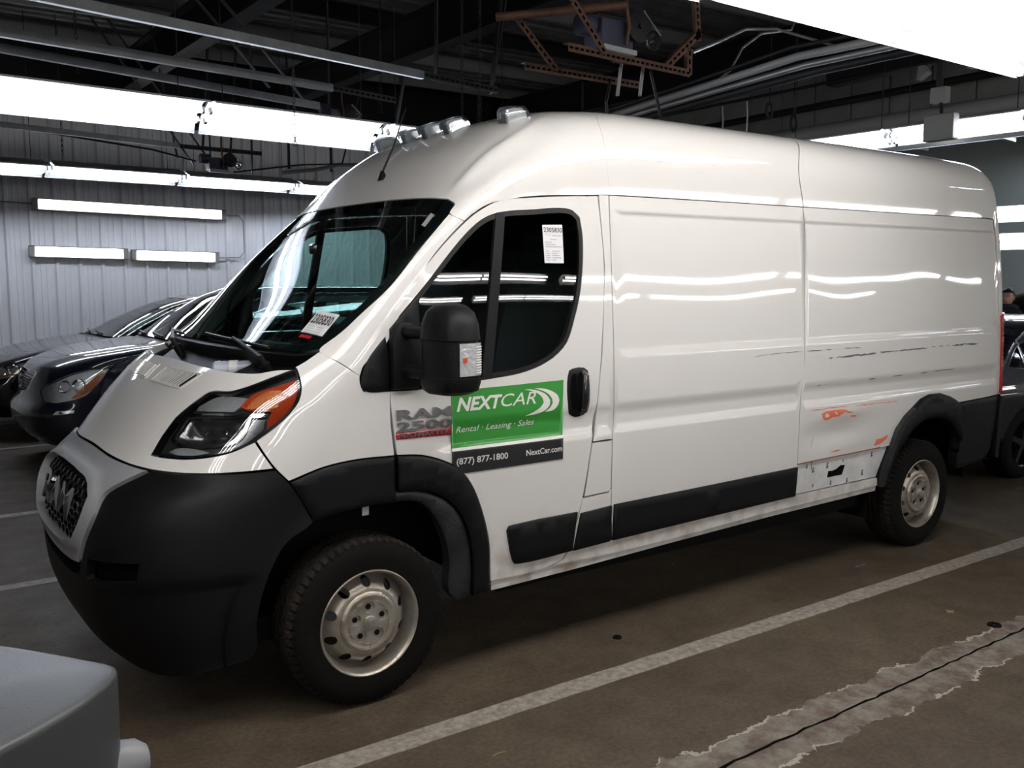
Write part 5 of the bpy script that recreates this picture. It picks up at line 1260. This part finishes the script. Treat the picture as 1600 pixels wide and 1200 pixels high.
SED=dict(label='black sedan with chrome window trim parked along the ribbed wall',L=4.85,mat='car_black',mark='A',
 ribs=[(.14,.22,.60,.24,3),(.02,.38,.55,.38,3.2),(0,.52,.55,.54,3.1),(.05,.62,.58,.66,2.8),(.12,.72,.64,.76,2.6),(.22,.80,.72,.84,2.5),(.55,.91,.95,.91,2.8),(1.0,.99,1.3,.97,3),(1.38,1.04,1.62,1.01,3),(1.80,1.24,2.0,1.19,3),(2.28,1.43,2.38,1.34,3.2),(2.7,1.50,2.75,1.39,3.6),(3.3,1.48,3.3,1.37,3.6),(3.8,1.34,3.7,1.27,3.4),(4.25,1.14,4.15,1.05,3.2),(4.65,1.08,4.55,.98,3.4),(4.82,.95,4.65,.9,4),(4.84,.6,4.66,.6,5),(4.8,.28,4.62,.28,5)],
 wz=([.22,.45,.75,.92,1.02,1.4],[.86,.905,.92,.90,.86,.66]),belt=.95,zs=1.39,hood=(4.9,7.9),ws=(8.1,10.3),rw0=12.5,rw1=13.9,
 headlight=[(3.75,.48),(4.2,.62),(4.75,.80),(4.87,.95),(4.5,.985),(3.9,.97),(3.2,.84),(3.0,.62)],amber=[(3.2,.62),(3.5,.80),(4.1,.93),(4.0,.96),(3.4,.86),(3.1,.70)],
 grille=[(4.6,0),(4.55,.30),(3.0,.26),(2.85,0)],gt=.04,fog=[[(1.6,.70),(1.85,.70),(1.85,.80),(1.65,.80)]],wr=.335,axles=(.98,3.76),
 window=[(1.86,1.00),(2.8,1.01),(3.75,1.03),(4.05,1.06),(3.75,1.24),(3.3,1.31),(2.7,1.33),(2.35,1.28),(2.0,1.14)],pillars=(2.95,3.72),ptop=1.30,mx=1.95)
suv=make_car('crossover_car',SUV); suv.location=(-.42,5.50,0)
sed=make_car('sedan_car',SED); sed.location=(-.66,8.05,0); sed.scale=(1.045,1.03,1.03)
s2=copy_tree(sed,None,label='black sedan close behind the tail of the van'); s2.location=(10.62,.58,0); s2.rotation_euler=(0,0,PI); s2.scale=(1.03,1.03,.94)
for o in s2.children_recursive:
    if o.name.startswith('alloy_rim'): o.material_slots[0].link='OBJECT'; o.material_slots[0].material=MATS['gloss_black']
s3=copy_tree(sed,None,label='distant grey sedan behind the woman in the far hall'); s3.location=(13.2,3.6,0)
for o in s3.children_recursive:
    for sl in o.material_slots:
        if sl.material and sl.material.name=='car_black':
            sl.link='OBJECT'; sl.material=MATS['silver_grey_plastic']
# ---------------------------------------------------------------- water bottle lying on the cowl
p,n=vk.uv(8.98,.60); bc=Vector((-.345,-.47,1.400))
e=empty('water_bottle',bc,0,'clear crumpled plastic water bottle lying on the cowl by the hood edge','bottle'); 
ax=Vector((.86,-.50,.02)).normalized(); e.rotation_euler=ax.to_track_quat('X','Z').to_euler()
m=mat('bottle_plastic',(.70,.76,.90),.08,coat=1); m.node_tree.nodes['Principled BSDF'].inputs['Alpha'].default_value=.45
q=MB(); q.lathe([(0,-.105),(.020,-.105),(.030,-.095),(.0315,-.075),(.029,-.066),(.0315,-.056),(.029,-.046),(.0315,-.036),(.0315,.0),(.029,.008),(.0315,.02),(.030,.045),(.020,.068),(.012,.078),(.012,.084)],24,axis='x'); q.build('bottle_body','bottle_plastic',e,True)
q=MB(); q.lathe([(.0322,-.034),(.0322,.0)],24,axis='x'); q.build('bottle_label','paper',e,True)
q=MB(); q.lathe([(.014,.082),(.0145,.098),(0,.099)],20,axis='x'); q.build('bottle_cap','white_print',e,True)
# ---------------------------------------------------------------- grey moulded cover at lower left
e=empty('machine_cover',(-1.7,-2.2,0),0,'smooth grey plastic cover with a sharp rim at the lower left corner','equipment')
def rr(p): return (p[0]+1.7,p[1]+2.2)
edge=[(-1.44,-1.72),(-1.40,-1.765),(-1.36,-1.82),(-1.27,-1.955),(-1.225,-2.03),(-1.222,-2.06),(-1.235,-2.095),(-1.275,-2.15),(-1.335,-2.215),(-1.41,-2.275),(-1.50,-2.335),(-1.62,-2.39),(-1.85,-2.45),(-2.15,-2.42),(-2.25,-2.2),(-2.2,-1.9),(-1.9,-1.70),(-1.6,-1.66)]
E2=curve([rr(p) for p in edge],.03); q=MB(); n=len(E2); cx_,cy_=-.02,.12
lv=[(0.05,.96),(.30,.985),(.60,.995),(.800,1.0),(.832,1.0),(.842,.995),(.848,.97),(.850,.93),(.853,.85),(.868,.6),(.876,.3)]
for z,s in lv: q.V+=[Vector((cx_+(a-cx_)*s,cy_+(b-cy_)*s,z)) for a,b in E2]
for i in range(len(lv)-1):
    for j in range(n): q.F.append((i*n+j,i*n+(j+1)%n,(i+1)*n+(j+1)%n,(i+1)*n+j))
q.F.append(tuple((len(lv)-1)*n+j for j in range(n))); q.F.append(tuple(range(n-1,-1,-1)))
mat('cover_grey',(.045,.048,.052),.42,bump=(180,.1))
q.build('cover_shell','cover_grey',e,True,angle=1.2)
q=MB(); q.lathe([(0,.06),(.03,.055),(.05,.03),(.055,0),(.055,-.04)],20,axis='x',c=(.485,.15,.60)); q.build('side_knob','silver_grey_plastic',e,True)
for x,y in ((-.35,.3),(.25,.3),(-.35,-.1),(.1,.0)): MB().lathe([(0,-.02),(.05,-.02),(.05,.02),(0,.02)],16,c=(x,y,.05)).build('caster_wheel','rubber',e,True)
# ---------------------------------------------------------------- small litter on the floor
def litter(name,x,y,poly,m,label,cat,z=.004):
    q=MB(); q.prism([(x+a,y+b) for a,b in poly],.0,z); o=q.build(name,m); return tag(o,label,cat)
mat('dry_leaf',(.22,.15,.08),.8)
litter('dry_leaf',3.02,-1.78,[(-.03,0),(-.005,.006),(.01,.03),(.016,.006),(.04,0),(.01,-.01),(0,-.028),(-.008,-.008)],'dry_leaf','small dry leaf on the floor near the right edge','leaf')
litter('twig',.20,-1.62,[(-.03,-.004),(0,.003),(.03,-.002),(.03,.001),(0,.007),(-.03,0)],'dry_leaf','tiny curved twig on the floor below the stripe','twig')
litter('twig',3.35,-1.02,[(-.06,.0),(-.02,.008),(.0,.0),(.05,.006),(.05,.010),(0,.006),(-.02,.013),(-.06,.005)],'scratch_dark','dark twig on the floor by the rear wheel','twig')
for x,y,r,l in ((1.33,-1.02,.022,'small black cap lying on the floor beside the van shadow'),(3.02,-2.02,.035,'black ring lying on the slab joint at the right')):
    tag(MB().lathe([(r*.45,.0),(r*.45,.008),(r*.9,.010),(r,.004),(r,0)],16,axis='z',c=(x,y,0)).build('rubber_ring','rubber',None,True),l,'ring')
# ---------------------------------------------------------------- person in the far hall
def person(loc,rz):
    e=empty('person',loc,rz,'woman in a dark hooded jacket, hair tied up, standing behind the black sedan','person')
    mat('skin',(.52,.30,.22),.5); mat('hair',(.015,.010,.008),.5); mat('jacket',(.018,.022,.032),.85,bump=(60,.3)); mat('trousers',(.02,.022,.03),.9); mat('lips',(.35,.10,.09),.4); mat('eye_white',(.6,.6,.6),.3); mat('shoe',(.02,.02,.02),.6)
    def skin(name,m,vs,es,parent,lev=2):
        me=bpy.data.meshes.new(name); me.from_pydata([v[:3] for v in vs],es,[]); o=link(bpy.data.objects.new(name,me),parent); 
        md=o.modifiers.new('skin','SKIN'); md.use_smooth_shade=True
        for i,v in enumerate(vs):
            s=me.skin_vertices[0].data[i]; r=v[3]; s.radius=(r if isinstance(r,tuple) else (r,r)); s.use_root=(i==0)
        sb=o.modifiers.new('sub','SUBSURF'); sb.levels=lev; sb.render_levels=lev
        me.materials.append(MATS[m]); return o
    b=[(0,0,.93,(.15,.11)),(0,0,1.08,(.135,.10)),(0,0,1.24,(.155,.11)),(0,0,1.35,(.13,.09)),(0,0,1.43,.055),(0,0,1.49,.052),
       (0,.09,.88,.09),(.02,.10,.48,.062),(0,.10,.09,.045),(-.12,.11,.035,.038),
       (0,-.09,.88,.09),(-.02,-.10,.48,.062),(0,-.10,.09,.045),(-.12,-.11,.035,.038),
       (0,.17,1.345,.062),(.02,.22,1.08,.046),(-.06,.21,.86,.034),(0,-.17,1.345,.062),(.02,-.22,1.08,.046),(-.06,-.21,.86,.034)]
    ed=[(0,1),(1,2),(2,3),(3,4),(4,5),(0,6),(6,7),(7,8),(8,9),(0,10),(10,11),(11,12),(12,13),(3,14),(14,15),(15,16),(3,17),(17,18),(18,19)]
    body=skin('body','jacket',b,ed,e)
    # head
    q=MB(); n=24; prof=[(1.462,.030,-.03),(1.472,.048,-.022),(1.490,.062,-.012),(1.515,.070,-.004),(1.545,.075,0),(1.575,.078,.004),(1.605,.076,.006),(1.632,.064,.008),(1.652,.042,.010),(1.660,.012,.012)]
    for z,r,sx in prof:
        for k in range(n):
            t=2*PI*k/n; a=math.cos(t);bb=math.sin(t); fx=1.18
            if a<-.85 and 1.52<z<1.56: fx=1.22
            q.V.append(Vector((sx+r*fx*a,r*bb,z)))
    for i in range(len(prof)-1):
        for k in range(n): q.F.append((i*n+k,i*n+(k+1)%n,(i+1)*n+(k+1)%n,(i+1)*n+k))
    q.F.append(tuple(range(n-1,-1,-1))); q.F.append(tuple((len(prof)-1)*n+k for k in range(n)))
    hd=q.build('head','skin',e,True,angle=2)
    MB().prism([(-.085,1.565),(-.112,1.532),(-.108,1.522),(-.085,1.520)],-.012,.012,lambda a,b,h:(a,h,b)).build('nose','skin',hd,True,bevel=.004)
    MB().box((-.090,0,1.499),(.010,.040,.010)).build('mouth','lips',hd,bevel=.004)
    for s in (-1,1):
        MB().lathe([(0,-.010),(.008,-.007),(.011,0)],12,axis='x',c=(-.084,s*.028,1.563)).build('eye','eye_white',hd,True)
        MB().lathe([(0,-.012),(.005,-.0105)],10,axis='x',c=(-.084,s*.028,1.563)).build('iris','hair',hd,True)
        MB().box((-.088,s*.029,1.580),(.008,.030,.005)).build('eyebrow','hair',hd,bevel=.002)
        MB().box((.006,s*.079,1.555),(.03,.014,.055)).build('ear','skin',hd,True,bevel=.006)
    q=MB(); prof=[(1.50,.050,.060),(1.53,.072,.042),(1.56,.083,.030),(1.595,.088,.020),(1.625,.083,.014),(1.652,.062,.014),(1.672,.025,.014)]
    for z,r,sx in prof:
        for k in range(n):
            t=2*PI*k/n; a=math.cos(t); x=sx+r*1.12*a; 
            if z<1.60: x=max(x,-.012)
            q.V.append(Vector((x,r*math.sin(t),z)))
    for i in range(len(prof)-1):
        for k in range(n): q.F.append((i*n+k,i*n+(k+1)%n,(i+1)*n+(k+1)%n,(i+1)*n+k))
    q.F.append(tuple(range(n-1,-1,-1))); q.F.append(tuple((len(prof)-1)*n+k for k in range(n)))
    h=q.build('hair','hair',e,True,angle=2)
    MB().lathe([(0,-.035),(.025,-.028),(.038,0),(.025,.028),(0,.035)],14,axis='z',c=(.075,0,1.655)).build('hair_bun','hair',h,True)
    q=MB(); q.tube([(-.05+.0*k,.0,0) for k in range(0)],.01) if 0 else None
    q.tube([Vector((.02+.085*math.cos(t),.10*math.sin(t),1.43-.02*math.cos(t))) for t in [2*PI*k/14 for k in range(15)]],.030,8,cap=False); q.build('hood_collar','jacket',e,True)
    for s in (-1,1):
        P=Vector((-.06,s*.21,.84)); palm=skin('hand','skin',[(P.x,P.y,P.z,(.020,.034)),(P.x-.01,P.y,P.z-.05,(.014,.036)),(P.x-.012,P.y,P.z-.085,(.011,.032))],[(0,1),(1,2)],e,1)
        for i,(dx,L) in enumerate(((-.030,.062),(-.011,.072),(.009,.068),(.027,.052))):
            skin('finger','skin',[(P.x+dx-.012,P.y,P.z-.08,.0085),(P.x+dx-.016,P.y,P.z-.08-L*.5,.008),(P.x+dx-.010,P.y-s*.012,P.z-.08-L,.0065)],[(0,1),(1,2)],palm,1)
        skin('thumb','skin',[(P.x-.028,P.y,P.z-.025,.010),(P.x-.052,P.y,P.z-.055,.009),(P.x-.058,P.y-s*.008,P.z-.082,.0075)],[(0,1),(1,2)],palm,1)
    q=MB()
    for s in (-1,1): q.box((-.05,s*.105,.04),(.25,.09,.08))
    q.build('shoe','shoe',e,True,bevel=.03)
    return e
pr=person((10.55,1.83,0),.25); pr.scale=(.97,.97,.97)
